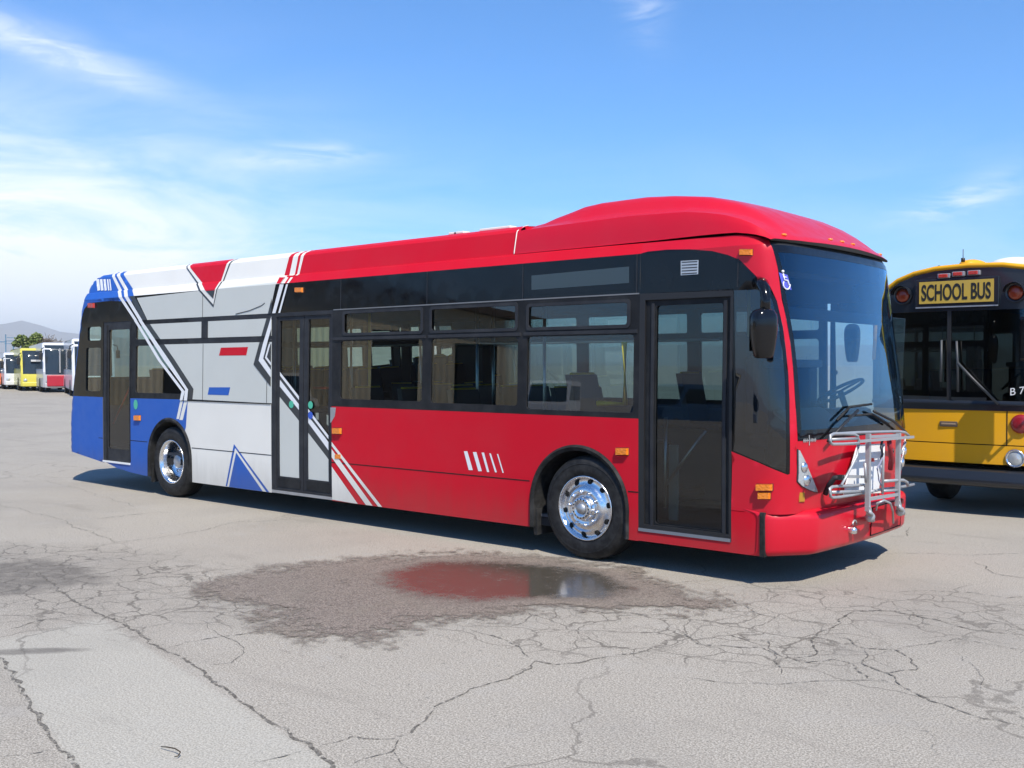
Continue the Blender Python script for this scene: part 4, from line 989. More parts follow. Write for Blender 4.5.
# front door
xa, xb = T(651, 420)[0], T(724, 420)[0]
d = MB(); skin(d, rect(-2.185, -1.275, .335, ZH), M_BLK, [rect(xa-.075, xb+.045, .40, ZH-.06)], th=.06)
gz0, gz1 = .415, 2.335; gx0, gx1 = T(653.5, 420)[0], T(720.5, 420)[0]
skin(d, rect(xa-.075, xb+.045, .40, ZH-.06), M_FRAME, [rrect(gx0, gx1, gz0, gz1, .03)], off=-.02, th=.04)
for xx in (gx0-.04, gx1+.012): skin(d, rect(xx, xx+.028, gz0-.02, gz1+.02), M_FRAMEG, off=-.008, th=.012)
o = d.build('door', bus)
g = MB(); skin(g, rrect(gx0, gx1, gz0, gz1, .03), G_DOOR, off=-.04); g.build('pane', o)
g = MB(); skin(g, rect(-2.18, -1.28, .337, .365), M_STEEL, off=.008, th=.03); skin(g, rect(-2.05, -1.33, .375, .398), M_STEEL, off=-.006, th=.02); g.build('sill', o)
g = MB(); g.tube([side_pt(gx0+.06, .75, -.10), side_pt(gx1-.2, 1.25, -.10)], .016, M_STEEL, 8); g.tube([side_pt(gx0+.06, .55, -.10), side_pt(gx0+.06, 1.35, -.10)], .016, M_STEEL, 8); g.build('handrail', o)
# middle double door
dz0, dz1 = .29, ZH
x0m, x1m = -7.475, -6.345
la = (T(278, 400)[0], T(298, 400)[0]); lb = (T(306.5, 400)[0], T(327.5, 400)[0])
d = MB(); skin(d, rect(x0m, x1m, dz0, dz1), M_FRAMEG, [rect(la[0]-.05, lb[1]+.05, dz0+.02, dz1-.045)], th=.06)
o = d.build('door', bus)
for (a, c), nm in ((la, 0), (lb, 1)):
    lf = MB(); xl0, xl1 = (la[0]-.05, (la[1]+lb[0])/2-.006) if nm == 0 else ((la[1]+lb[0])/2+.006, lb[1]+.05)
    G = (a, c, .455, 2.35)
    skin(lf, rect(xl0, xl1, dz0+.02, dz1-.045), M_FRAMEG, [rect(*G)], off=-.014, th=.04)
    skin(lf, rect(a-.02, c+.02, .33, .44), M_FRAME, off=-.009, th=.01)
    inl = lambda p: clip(p, x0=a+.004, x1=c-.004, z0=.458)
    for p, m_ in ((dW, M_FILM), (dK1, M_STRIPEB), (dA, M_WTEXT), (dK, M_STRIPEB), (dB, M_WTEXT)):
        q = inl(p)
        if q: skin(lf, q, m_, off=-.022)
    l_ = lf.build('door_leaf', o)
    g = MB(); skin(g, rect(*G), G_DOOR, off=-.032); g.build('pane', l_)
    s_ = MB()
    for px, py, m_ in (((290, 404.5, M_STKG),) if nm == 0 else ((309.2, 405, M_STKG), (309.2, 415.4, M_STKB))):
        x, z = T(px, py); skin(s_, [(x+.045*math.cos(2*PI*k/16), z+.045*math.sin(2*PI*k/16)) for k in range(16)], m_, off=-.018)
    s_.build('sticker', l_)
    if nm: h = MB(); x, z = T(315.5, 388); h.tube([side_pt(a+.05, z, -.07), side_pt(c-.05, z, -.07)], .016, M_REDBAR, 8); h.build('grab_bar', l_)
# rear door
ra = (T(107.6, 395)[0], T(128.6, 395)[0])
d = MB(); skin(d, rect(-11.525, -10.77, .395, ZH), M_FRAMEG, [rrect(ra[0], ra[1], .58, 2.33, .03)], off=-.006, th=.05)
skin(d, rect(-11.53, -10.765, .375, .40), M_WTEXT, off=.012, th=.04)
for xx in (ra[0]-.05, ra[1]+.02): skin(d, rect(xx, xx+.03, .42, 2.40), M_FRAME, off=.004, th=.02)
o = d.build('door', bus); g = MB(); skin(g, rrect(ra[0], ra[1], .58, 2.33, .03), G_DOOR, off=-.02); g.build('pane', o)
g = MB(); g.tube([side_pt(ra[0]+.07, .95, -.05), side_pt(ra[1]-.05, 1.5, -.05)], .015, M_REDBAR, 8); g.build('grab_bar', o)

# ---- rear face, underside, floor
b = MB(); rows = []
for z in (.48, .8, 1.1, ZB, 1.62, 2.05, 2.44, ZD, 2.9, 3.05, 3.2): x = Xr(z); k = half_w(x+.001, z); rows.append([(x-.03*(1-(y/1)**2), y*k, z) for y in (-1, -.7, -.35, 0, .35, .7, 1)])
b.grid(rows[:4], M_BLUE); b.grid(rows[3:5], M_BLACKGL); b.grid(rows[6:8], M_BLACKGL); b.grid(rows[7:], M_BLUE); ro = b.build('rear_panel', bus); b = MB(); b.grid(rows[4:7], G_SIDE); rw_ = b.build('rear_window', bus)
for s_ in (-1, 1):
    for z in (.95, 1.15): m_ = MB(); m_.lathe([(.06, 0), (.055, .02), (0, .03)], (Xr(z)-.01, s_*1.0, z), (-1, 0, 0), M_REDLENS, 16); m_.build('tail_light', ro)
b = MB()
b.box(-9.0, -1.15, -1.22, 1.22, .26, .34, M_UNDER); b.box(-12.3, -9.0, -1.2, 1.2, .44, .52, M_UNDER)
b.box(-8.6, -3.6, -.6, .6, .2, .26, M_UNDER); b.tube([(-2.75, -1, .45), (-2.75, 1, .45)], .07, M_UNDER); b.tube([(-9.69, -1, .485), (-9.69, 1, .485)], .10, M_UNDER)
b.build('chassis', bus)
b = MB(); b.box(-8.3, -1.1, -1.22, 1.22, .345, .37, M_FLOOR); b.box(-12.1, -8.3, -1.2, 1.2, .56, .60, M_FLOOR); b.box(-8.32, -8.28, -1.2, 1.2, .37, .60, M_FLOOR)
[(b.box(-3.46, -2.2, s_*1.0-.27, s_*1.0+.27, 1.085, 1.12, M_GREYIN), b.box(-3.46, -2.2, s_*.73-.015, s_*.73+.015, .37, 1.085, M_GREYIN)) for s_ in (-1, 1)]
[(b.box(-10.33, -9.15, s_*.98-.27, s_*.98+.27, 1.105, 1.14, M_GREYIN), b.box(-10.33, -9.15, s_*.72-.015, s_*.72+.015, .6, 1.105, M_GREYIN)) for s_ in (-1, 1)]; b.build('floor', bus)
b = MB(); b.box(-12.1, -1.3, -1.18, 1.18, 2.70, 2.74, M_CEIL); b.grid([[(x, y, z) for y, z in ((-1.2, 2.44), (-1.05, 2.5), (-.85, 2.69))] for x in (-12.0, -1.2)], M_GREYIN); b.grid([[(x, y, z) for y, z in ((1.2, 2.44), (1.05, 2.5), (.85, 2.69))] for x in (-12.0, -1.2)], M_GREYIN)
b.box(-12.2, -11.95, -1.15, 1.15, .6, 1.6, M_GREYIN); b.build('ceiling', bus)
# seats
def seat_mesh():
    a = MB(); a.box(-.22, .22, -.22, .22, .40, .47, M_SEAT, .025)
    a.add(*(lambda v: (v, [(0, 1, 3, 2), (4, 6, 7, 5), (0, 4, 5, 1), (2, 3, 7, 6), (0, 2, 6, 4), (1, 5, 7, 3)]))([(x, y, z) for z, dx in ((.44, 0), (1.0, -.12)) for y in (-.21, .21) for x in (-.22+dx, -.15+dx)]), M_SEATSH)
    a.box(-.31, -.27, -.18, .18, .95, 1.02, M_YEL, .01); a.box(-.04, .04, -.04, .04, .0, .40, M_STEEL); return a
KX = 1.0; sm_ = seat_mesh().build('passenger_seat', bus); KX = 1.0206
me_ = sm_.data; bpy.data.objects.remove(sm_)
for x, y, z in [(-4.1, .98, .55), (-4.1, .5, .55), (-4.9, .98, .55), (-4.9, .5, .55), (-5.7, .98, .55), (-5.7, .5, .55), (-6.5, .98, .55), (-7.3, .98, .55), (-4.3, -.98, .55), (-5.05, -.98, .55), (-5.8, -.98, .55), (-7.9, -.98, .55), (-8.7, -.95, .74), (-8.7, .95, .74), (-8.7, .5, .74), (-9.5, .95, .74), (-9.5, .5, .74), (-10.3, .95, .74), (-10.3, .5, .74), (-11.1, .95, .74), (-11.1, .5, .74), (-11.6, .95, .74), (-11.6, .5, .74), (-11.6, -.1, .74), (-9.3, -.95, .74), (-2.75, -.98, .72), (-2.75, .98, .72)]:
    q = bpy.data.objects.new('passenger_seat', me_); link(q, bus); q.location = (-2.75+(x+2.75)*KX, y, z)
# poles
def pole(pts, m_, r=.017): q = MB(); q.tube(pts, r, m_, 8); q.build('handrail', bus)
p0, p1 = T(621, 350), T(622, 402)
pole([side_pt(p0[0], 2.02, -.05), side_pt(p1[0], 1.46, -.05), side_pt(p1[0]-.30, 1.46, -.05)], mat('yellow_grab_rail', (.85, .66, .03), .4), .027)
for x, y in ((-3.6, -.85), (-4.6, -.75), (-6.2, -.85), (-7.6, -.85), (-5.3, .3), (-8.2, .6)): pole([(x, y, .37), (x, y, 2.7)], M_STEEL if x != -6.2 else M_YEL)
pole([(-1.9, -.4, 2.05), (-8.0, -.4, 2.05)], M_STEEL, .015); pole([(-2.1, .55, .37), (-2.1, .55, 2.6)], M_YEL)
q = MB(); q.box(-2.03, -1.93, -1.06, -1.03, .42, 1.10, mat('pale_panel', (.42, .50, .50), .5), .012); q.build('modesty_panel', bus)
# driver's area
b = MB(); b.box(-2.12, -2.07, .1, 1.22, .37, 2.1, M_GREYIN, .01); b.build('partition', bus)
b = MB(); b.box(-1.12, -.82, -1.0, 1.0, .95, 1.26, M_BLK, .05); b.prism([(-.80, -.95, 1.245), (-1.08, -.95, 1.43), (-1.08, -.02, 1.43), (-.80, -.02, 1.245)], (0, 0, -.03), mat('grey_dash_cover', (.22, .24, .25), .6)); b.prism([(-.80, .0, 1.245), (-1.05, .0, 1.36), (-1.05, 1.0, 1.36), (-.80, 1.0, 1.245)], (0, 0, -.05), M_BLK); b.box(-1.30, -1.02, .2, 1.05, .9, 1.40, M_BLK, .06); b.build('dashboard', bus)
b = MB(); p = Vector((-1.17, .60, 1.56)); tl = Matrix.Rotation(R(-30), 3, 'Y')
b.tube([p+tl @ Vector((.23*math.cos(2*PI*k/24), .23*math.sin(2*PI*k/24), 0)) for k in range(24)], .016, M_BLK, 8, True)
for a in (0, 2.1, 4.2): b.tube([p, p+tl @ Vector((.23*math.cos(a), .23*math.sin(a), 0))], .012, M_BLK, 6)
b.tube([p, p+Vector((.12, 0, -.35))], .03, M_BLK, 8); b.build('steering_wheel', bus)
b = MB(); b.box(-2.0, -1.52, .36, .86, .98, 1.12, M_SEAT, .03); b.box(-2.06, -1.92, .38, .84, 1.1, 1.90, M_SEAT, .04); b.box(-2.05, -1.94, .48, .74, 1.88, 2.12, M_SEAT, .03); b.box(-1.9, -1.65, .5, .76, .37, 1.0, M_BLK); b.build('driver_seat', bus)
b = MB(); b.box(-1.36, -1.16, -.52, -.30, .37, 1.80, M_BLK, .03); b.box(-1.38, -1.10, -.56, .06, 1.79, 1.86, mat('grey_dash_cover', (.22, .24, .25), .6), .015); b.box(-1.3, -1.14, -.12, .04, .37, 1.80, M_BLK, .02); b.build('fare_box', bus)
b = MB(); b.box(-1.25, -.965, -1.0, 1.0, 2.60, 2.79, M_BLK, .02); b.box(-.99, -.955, -1.08, 1.08, 2.20, 2.30, mat('sun_blind', (.05, .07, .10), .8), .01); b.build('sun_visor', bus)

# ---- mirrors
def mirror(sgn):
    m_ = MB(); cx, y0 = -.93, sgn*1.235
    if sgn < 0:
        a = [on_y(758, 283, -1.27), on_y(762, 283.5, -1.34), on_y(765, 289, -1.40), on_y(765.5, 299, -1.43), on_y(765, 314, -1.45)]
    else: a = [Vector((-1.45, 1.25, 2.45)), Vector((-1.43, 1.36, 2.47)), Vector((-1.42, 1.45, 2.37)), Vector((-1.42, 1.46, 2.25))]
    m_.tube(a, [.055, .05, .045, .04, .04][:len(a)], M_BLKG, 10)
    c = on_y(763.5, 333.5, -1.46) if sgn < 0 else Vector((-1.42, 1.47, 2.04)); rot = Matrix.Rotation(R(25*sgn), 3, 'Z')
    if sgn > 0: pass
    rows = []
    for k, (t_, w_) in enumerate(((-1, .45), (-.97, .60), (-.88, .72), (-.6, .82), (-.2, .92), (.2, .99), (.55, 1.0), (.78, .93), (.92, .74), (.98, .50), (1, .25))):
        row = []
        for i in range(20):
            an = 2*PI*i/20; cx_, sy_ = math.cos(an), math.sin(an)
            row.append(c+rot @ Vector((.08*math.copysign(abs(cx_)**.7, cx_)*w_, .108*math.copysign(abs(sy_)**.6, sy_)*w_, .198*t_)))
        rows.append(row)
    m_.grid(rows, M_BLKG, True, True); m_.add(rows[0], [tuple(range(20))], M_BLKG); m_.add(rows[-1], [tuple(range(20))], M_BLKG)
    o = m_.build('mirror', bus)
    g = MB(); g.add([c+rot @ Vector((-.0875, a_*.07, b_*.14)) for a_, b_ in ((-1, -1), (1, -1), (1, 1), (-1, 1))], [(0, 1, 2, 3)], mat('mirror_glass', (.8, .8, .8), .02, 1.)); g.build('mirror_glass', o)
mirror(-1); mirror(1)

# ---- bike rack folded up against the front
XRK = -.50
K = lambda px, py, x=XRK: on_x(px, py, x)
Q = lambda x, y, xx=XRK: K(820+x/7.68, 420+y/7.68, xx)
rk = MB(); rr_ = .017; MBt = MB.tube
for a, c in (((372, 105), (366, 700)), ((603, 100), (595, 660))): rk.bar(Q(*a), Q(*c), .036, M_GALV)
rk.bar(Q(372, 608), Q(600, 570), .026, M_GALV); rk.bar(Q(372, 130), Q(603, 118), .024, M_GALV)
for p_ in ((385, 745), (615, 700)):
    c = Q(*p_, -.52); u = Q(p_[0]-20, p_[1]-90); rk.bar(u, c, .040, M_GALV); rk.ellipsoid(c, (.04, .05, .045), M_GALV, 10, 8)
rk.tube([Q(366, 690), Q(390, 720, -.48), Q(405, 770, -.60)], .02, M_GALV, 8); rk.tube([Q(596, 650), Q(625, 690, -.48), Q(640, 715, -.60)], .02, M_GALV, 8)
fr_o = rk.build('bike_rack', bus)
tr = MB()
def loop(pts, r, m_=M_GALV, x=XRK): tr.tube([Q(*p, x) for p in pts], r, m_, 8, True)
loop([(78, 150), (80, 120), (105, 106), (180, 104), (260, 108), (290, 125), (298, 155), (296, 180), (180, 184), (95, 186), (80, 175)], .0125, x=XRK+.03)
tr.tube([Q(100, 108, XRK-.05), Q(300, 96, XRK-.05), Q(600, 88, XRK-.05), Q(650, 95, XRK-.05), Q(680, 118, XRK-.05), Q(672, 142, XRK-.05)], .0128, M_GALV, 8)
tr.tube([Q(90, 150, XRK+.03), Q(290, 142, XRK+.03)], .012, M_GALV, 8); tr.bar(Q(296, 165, XRK+.03), Q(715, 130, XRK+.03), .022, M_GALV)
loop([(78, 560), (76, 530), (92, 514), (150, 508), (240, 506), (300, 500), (345, 497), (345, 560), (240, 578), (150, 592), (95, 596), (80, 585)], .0128, x=XRK-.06)
tr.tube([Q(90, 556, XRK-.06), Q(200, 552, XRK-.06), Q(350, 550, XRK-.06)], .014, M_GALV, 8)
tr.tube([Q(350, 560, XRK-.06), Q(480, 530, XRK-.06), Q(600, 520, XRK-.06), Q(720, 494, XRK-.06)], .0128, M_GALV, 8)
tr.tube([Q(490, 470, XRK), Q(600, 462, XRK), Q(640, 462, XRK), Q(668, 478, XRK), Q(676, 505, XRK)], .014, M_GALV, 8); tr.tube([Q(480, 545, XRK), Q(600, 540, XRK)], .012, M_GALV, 8)
tr.tube([Q(298, 180), Q(285, 280), Q(215, 410), Q(165, 500)], .011, M_GALV, 8); tr.tube([Q(490, 190), Q(485, 330), Q(480, 570)], .012, M_GALV, 8)
tr.tube([Q(480, 290), Q(440, 370), Q(452, 460), Q(470, 500)], .008, mat('worn_grey_blue', (.25, .26, .36), .5), 6); tr.tube([Q(655, 170), Q(620, 260)], .012, M_GALV, 8)
tr.tube([Q(345, 330), Q(352, 480)], .012, M_GALV, 8)
tr.build('wheel_tray', fr_o)
br = MB()
br.tube([Q(160, 438, XRK-.06), Q(110, 445, XRK-.1), Q(70, 500, XRK-.16), Q(40, 570, XRK-.2)], .022, M_FRAMEG, 8); br.bar(Q(160, 432, XRK-.05), Q(330, 436, XRK-.05), .024, M_GALV); br.box(*(lambda p: (p.x-.02, p.x+.02, p.y-.02, p.y+.02, p.z-.02, p.z+.02))(Q(160, 440, XRK-.03)), M_BLK)
br.tube([Q(430, 690, -.55), Q(440, 640, -.5), Q(490, 616, -.48), Q(540, 640, -.5), Q(560, 700, -.55), Q(562, 790, -.6)], .010, M_GALV, 6)
br.build('support_arm', fr_o)
pn = MB()
q = [Q(*p, -.615) for p in ((292, 190), (500, 180), (478, 330), (455, 520), (470, 560), (190, 575), (205, 490), (262, 300))]
pn.prism(q, (-.012, 0, 0), M_WTEXT); p = Q(402, 306, -.59); pn.box(p.x-.004, p.x+.012, p.y-.015, p.y+.015, p.z-.015, p.z+.015, M_REDBAR); pn.build('front_plate', bus)
lt = MB()
for (px, py) in ((535, 240), ): lt.lathe([(.03, 0), (.028, .03), (0, .035)], Q(px, py, -.55), (1, 0, 0), M_STEEL, 14); lt.lathe([(.018, .03), (.0, .038)], Q(px, py, -.55), (1, 0, 0), M_HOLE, 10)
lt.tube([Q(480, 150, -.5), Q(470, 210, -.48), Q(480, 260, -.5), Q(470, 300, -.52)], .012, mat('dark_strap', (.03, .035, .06), .6), 6); lt.tube([Q(530, 160, -.5), Q(540, 230, -.5), Q(548, 300, -.52), Q(540, 380, -.54)], .022, mat('dark_red_strap', (.25, .012, .02), .5), 6)
lt.build('latch', fr_o)

KX = 1.0

# ------------------------------------------------------------------ school bus, parked square to the city bus, nose towards the camera
YS = 4.2; XS0 = -1.1
sb = thing('school_bus', 'yellow flat-nosed school bus with black front parked behind the city bus', 'school bus', (XS0, YS+5, 0)); WORLD_ROOT[sb.name] = Vector((XS0, YS+5, 0))
M_SY = mat('school_bus_yellow', (.74, .36, .008), .40, spec=.3, dirt=.06, bump=.05, bscale=2.)
M_SBK = mat('school_bus_black', (.014, .016, .020), .28, coat=.3)
S = lambda px, py, y=YS: on_y(px, py, y)
def sfront(x, off=0.): return YS+.10*((x-XS0)/1.22)**2-off          # bowed face
def SP(px, py, off=0.):
    p = S(px, py, YS+.03)
    for _ in range(3): p = S(px, py, sfront(p.x, off))
    return p
ztop = S(965, 266, YS+.25).z; 
def sec(k=1., dz=0.):                                           # body section: x, z
    pts = [(-1.22, .42), (-1.22, 1.0), (-1.215, 1.9), (-1.19, 2.45)]
    for i in range(1, 12):
        a = PI-PI*i/12; pts.append((1.18*math.copysign(abs(math.cos(a))**.8, math.cos(a)), 2.50+(ztop-2.50)*abs(math.sin(a))**.85))
    pts += [(1.19, 2.45), (1.215, 1.9), (1.22, 1.0), (1.22, .42)]
    return [(XS0+x*k, z+dz) for x, z in pts]
b = MB(); s0 = sec()
b.grid([[(x, y, z) for x, z in s0] for y in (YS+1.15, YS+10.6)], M_SY); b.grid([[(x, y, z) for x, z in s0[3:-3]] for y in (YS+.22, YS+1.15)], M_SY)
for q_ in (s0[:2], s0[-2:]): b.grid([[(x, y, z) for x, z in q_] for y in (YS+.22, YS+1.15)], M_SY)
b.grid([[(XS0+(x-XS0)*.985, sfront(x)+.03, z-.02) for x, z in s0], [(x, YS+.22, z) for x, z in s0]], M_SY)
b.add([(x, YS+10.6, z) for x, z in s0], [tuple(range(len(s0)))], M_SY)
for zz_ in (1.0, 1.35): b.box(XS0+1.22, XS0+1.235, YS+.8, YS+10.5, zz_, zz_+.05, M_SBK); b.box(XS0-1.235, XS0-1.22, YS+.8, YS+10.5, zz_, zz_+.05, M_SBK)
b.build('body', sb)
# face: filled by strips between heights; each strip has its own colour
zc_ = {'hood_top': SP(960, 410).z, 'seam': SP(960, 443.5).z, 'bot': SP(960, 468).z, 'sill': SP(960, 403).z, 'wtop': SP(950, 311).z, 'cap': SP(960, 272).z}
def halfx(z):
    if z < 2.45: return 1.20
    for i in range(4, 10):
        if s0[i+1][1] >= z: a, c = s0[i], s0[i+1]; return -(a[0]+(c[0]-a[0])*(z-a[1])/(c[1]-a[1])-XS0)*.985
    return .5
def face(b_, z0, z1, m_, off=0., x0=None, x1=None, nz=6):
    rows = []
    for j in range(nz+1):
        z = z0+(z1-z0)*j/nz; h = halfx(z); a = -h if x0 is None else x0-XS0; c = h if x1 is None else x1-XS0
        rows.append([(XS0+a+(c-a)*i/24, sfront(XS0+a+(c-a)*i/24, off), z) for i in range(25)])
    b_.grid(rows, m_)
f = MB()
face(f, .62, zc_['seam']-.006, M_SY); face(f, zc_['seam']+.006, zc_['hood_top'], M_SY); face(f, zc_['seam']-.007, zc_['seam']+.007, M_HOLE, -.012)
face(f, zc_['hood_top'], zc_['sill'], M_SBK, .01); face(f, zc_['wtop'], ztop-.03, M_SBK, 0, nz=14)
rows = [[(XS0+t_*1.21, sfront(XS0+t_*1.21, .035), zc_['sill']-.02), (XS0+t_*1.21, sfront(XS0+t_*1.21, .04), zc_['sill']+.015), (XS0+t_*1.21, sfront(XS0+t_*1.21, 0), zc_['sill']+.035)] for t_ in [k/12-1 for k in range(25)]]
f.grid([list(r_) for r_ in zip(*rows)], M_SBK)
xv = SP(1007, 425).x
f.box(xv-.006, xv+.006, sfront(xv)-.004, sfront(xv)+.02, zc_['seam'], zc_['hood_top'], M_HOLE)
rows = [[(x+(XS0-x)*0, YS+.16*(1 if k else .0)+(.0), z) for x, z in s0[3:-3]] for k in (0, 1)]
f.build('front_panel', sb)
# yellow rim of the roof over the face
b = MB(); b.tube([(x, sfront(x)+.0, z) for x, z in [(XS0+(x-XS0)*.985, z-.018) for x, z in s0[2:-2]]], .030, M_SY, 8); b.build('roof_rim', sb)
g = MB(); face(g, zc_['sill'], zc_['wtop'], G_DARK, -.01); 
wsb = g.build('windscreen', sb)
d = MB(); xd = SP(949, 355).x; d.box(xd-.02, xd+.02, sfront(xd)-.01, sfront(xd)+.02, zc_['sill'], zc_['wtop'], M_BLK)
for t_ in (-1.17, 1.17): d.build('window_frame', wsb); d = MB(); d.box(XS0+t_-.04, XS0+t_+.04, sfront(XS0+t_)-.01, sfront(XS0+t_)+.06, zc_['sill'], 2.5, M_SBK)
d.build('window_frame', wsb)
# interior so that the glass has depth
b = MB(); b.box(XS0-1.15, XS0+1.15, YS+.5, YS+10.4, .9, .95, M_FLOOR); b.box(XS0-1.1, XS0+1.1, YS+.25, YS+.6, .9, 1.28, M_BLK, .04); b.box(XS0-1.1, XS0+1.1, YS+.2, YS+10, ztop-.35, ztop-.3, M_GREYIN)
for k in range(9):
    for s_ in (-1, 1): b.box(XS0+s_*.72-.42, XS0+s_*.72+.42, YS+1.9+k*.85, YS+2.02+k*.85, .95, 1.75, M_BLK, .04)
b.build('interior', sb)
for s_ in (-1, 1):
    m_ = MB(); m_.add([(XS0+s_*1.218, YS+.24, 1.0), (XS0+s_*1.218, YS+1.14, 1.0), (XS0+s_*1.20, YS+1.14, 2.44), (XS0+s_*1.20, YS+.24, 2.44)], [(0, 1, 2, 3)], glass('school_door_glass', (.65, .80, .76), k=1.5)); m_.build('side_window', sb)
# sign
sg = MB(); q = [SP(920, 283.5, .03), SP(994, 277.5, .03), SP(994, 299.5, .03), SP(920, 306, .03)]
sx0, sx1 = q[0].x, q[1].x; sz0, sz1 = (q[2].z+q[3].z)/2, (q[0].z+q[1].z)/2; ysg = YS-.03
sg.box(sx0-.05, sx1+.06, ysg+.005, YS+.06, sz0-.045, sz1+.03, M_SBK, .01)
sg.box(sx0, sx1, ysg-.004, ysg+.01, sz0, sz1, mat('sign_yellow', (.50, .33, .045), .45, dirt=.12, dscale=9))
sg.box(sx0-.04, sx1+.05, ysg-.012, ysg+.01, sz0-.055, sz0-.04, M_ALUD)
so_ = sg.build('school_bus_sign', sb)
vs_, fs_ = text_mesh('SCHOOL BUS', .2, 1., .002, .004)
wx = max(v.x for v in vs_)-min(v.x for v in vs_); hy = max(v.y for v in vs_)-min(v.y for v in vs_); mx = (max(v.x for v in vs_)+min(v.x for v in vs_))/2; my = (max(v.y for v in vs_)+min(v.y for v in vs_))/2
kx = (sx1-sx0)*.93/wx; kz = (sz1-sz0)*.74/hy
L_ = MB(); L_.add([((sx0+sx1)/2+(v.x-mx)*kx, ysg-.006-v.z, (sz0+sz1)/2+(v.y-my)*kz) for v in vs_], fs_, mat('black_lettering', (.012, .012, .012), .5)); L_.build('lettering', so_)
# warning lamps with hoods, marker lamps
for px, py in ((903, 295.5), (1016, 292.5)):
    c = SP(px, py, .01); m_ = MB(); m_.lathe([(.112, 0), (.116, .03), (.106, .03), (.09, .012)], c, (0, -1, 0), M_SBK, 24); m_.lathe([(.085, .012), (.075, .03), (.045, .042), (0, .046)], c, (0, -1, 0), mat('amber_red_lens', (.34, .042, .010), .3, coat=.4), 24)
    n_ = 14; m_.grid([[c+Vector((.116*math.cos(a), -dd, .116*math.sin(a))) for a in [PI*(.02+.96*k/n_) for k in range(n_+1)]] for dd in (0, .13)], M_SBK)
    m_.build('warning_lamp', sb)
for px, py in ((944, 276), (958.5, 274), (974, 272.8)):
    c = SP(px, py, .02); m_ = MB(); m_.box(c.x-.075, c.x+.075, c.y-.02, c.y+.05, c.z-.030, c.z+.030, mat('silver_bezel', (.35, .34, .36), .4, .5), .01); m_.box(c.x-.06, c.x+.05, c.y-.032, c.y-.018, c.z-.022, c.z+.022, M_REDLENS, .006); m_.build('marker_lamp', sb)
# hood details
c = SP(1021, 424, .0); m_ = MB(); m_.lathe([(.115, 0), (.11, .03), (.07, .045), (0, .05)], c, (0, -1, 0), mat('dark_red_lens', (.28, .012, .02), .25, coat=.5), 24); m_.build('warning_lamp', sb)
for px in (1015.5, 870):
    c = SP(px, 458.5, .0); m_ = MB(); m_.lathe([(.105, 0), (.11, .025), (.095, .03), (.085, .015)], c, (0, -1, 0), M_ALU, 28); m_.lathe([(.085, .015), (.05, .028), (0, .032)], c, (0, -1, 0), M_LENS, 24); m_.build('headlight', sb)
p, q_ = SP(940, 421), SP(957.5, 427); m_ = MB(); m_.box(p.x, q_.x, sfront(p.x)-.018, sfront(p.x)+.01, q_.z, p.z, mat('badge_grey', (.10, .075, .06), .4), .008); m_.box(p.x+.02, q_.x-.02, sfront(p.x)-.022, sfront(p.x), q_.z+.025, p.z-.02, mat('badge_pale', (.30, .22, .15), .4), .004); m_.build('badge', sb)
# bumper
zb0, zb1 = SP(960, 485).z, zc_['bot']
b = MB()
rows = []
for z, o_ in ((zb0, .04), (zb0+.015, .13), (zb0+.05, .15), ((zb0+zb1)/2-.01, .15), ((zb0+zb1)/2+.01, .12), (zb1-.03, .12), (zb1, .06), (zb1+.002, -.02)):
    rows.append([(XS0+1.23*t_, sfront(XS0+1.23*t_, o_), z) for t_ in [k/12-1 for k in range(25)]])
b.grid(rows, M_SBK); b.grid([rows[0], [(x, YS+.5, z) for x, y, z in rows[0]]], M_UNDER); b.build('bumper', sb)
# wheels
def sb_wheel(x, y):
    m_ = MB(); ax = (1 if x > XS0 else -1, 0, 0); m_.lathe([(.30, 0), (.40, .01), (.47, -.03), (.49, -.07), (.49, -.23), (.45, -.27), (.3, -.27)], (x, y, .49), ax, M_TYRE, 40); t_ = m_.build('wheel', sb)
    q2 = MB(); q2.lathe([(.30, 0), (.27, -.02), (.22, -.05), (.12, -.02), (0, 0)], (x, y, .49), ax, mat('black_rim', (.02, .02, .02), .5), 30); q2.build('rim', t_)
for s_ in (-1, 1):
    for dy in (1.35, 8.2): sb_wheel(XS0+s_*.86, YS+dy)
b = MB(); b.box(XS0-.9, XS0+.9, YS+.4, YS+10.4, .38, .55, M_UNDER); b.tube([(XS0-1, YS+1.35, .45), (XS0+1, YS+1.35, .45)], .08, M_UNDER); b.box(XS0-.3, XS0+.3, YS+.6, YS+1.0, .28, .4, M_UNDER); b.build('chassis', sb)
# wipers
def sbw(pts, r): m_ = MB(); m_.tube([SP(*p, .06) for p in pts], r, mat('grey_wiper', (.05, .055, .06), .5), 6); m_.build('wiper', sb)
sbw([(941.5, 340), (941, 382)], .014); sbw([(956.5, 341), (957.5, 362), (958, 392)], .014); sbw([(957, 362), (972, 378), (998, 404)], .016)
# lettering on the screen
vs_, fs_ = text_mesh('B 77', .2, 1., .001); p0_ = SP(1010.5, 393); k = .9
hw = [min(v.x for v in vs_), min(v.y for v in vs_)]
L_ = MB(); sc_ = .62
L_.add([(p0_.x+(v.x-hw[0])*sc_, sfront(p0_.x, .008)-v.z, p0_.z-.03+(v.y-hw[1])*sc_+(v.x-hw[0])*.10) for v in vs_], fs_, M_WTEXT); L_.build('lettering', wsb)
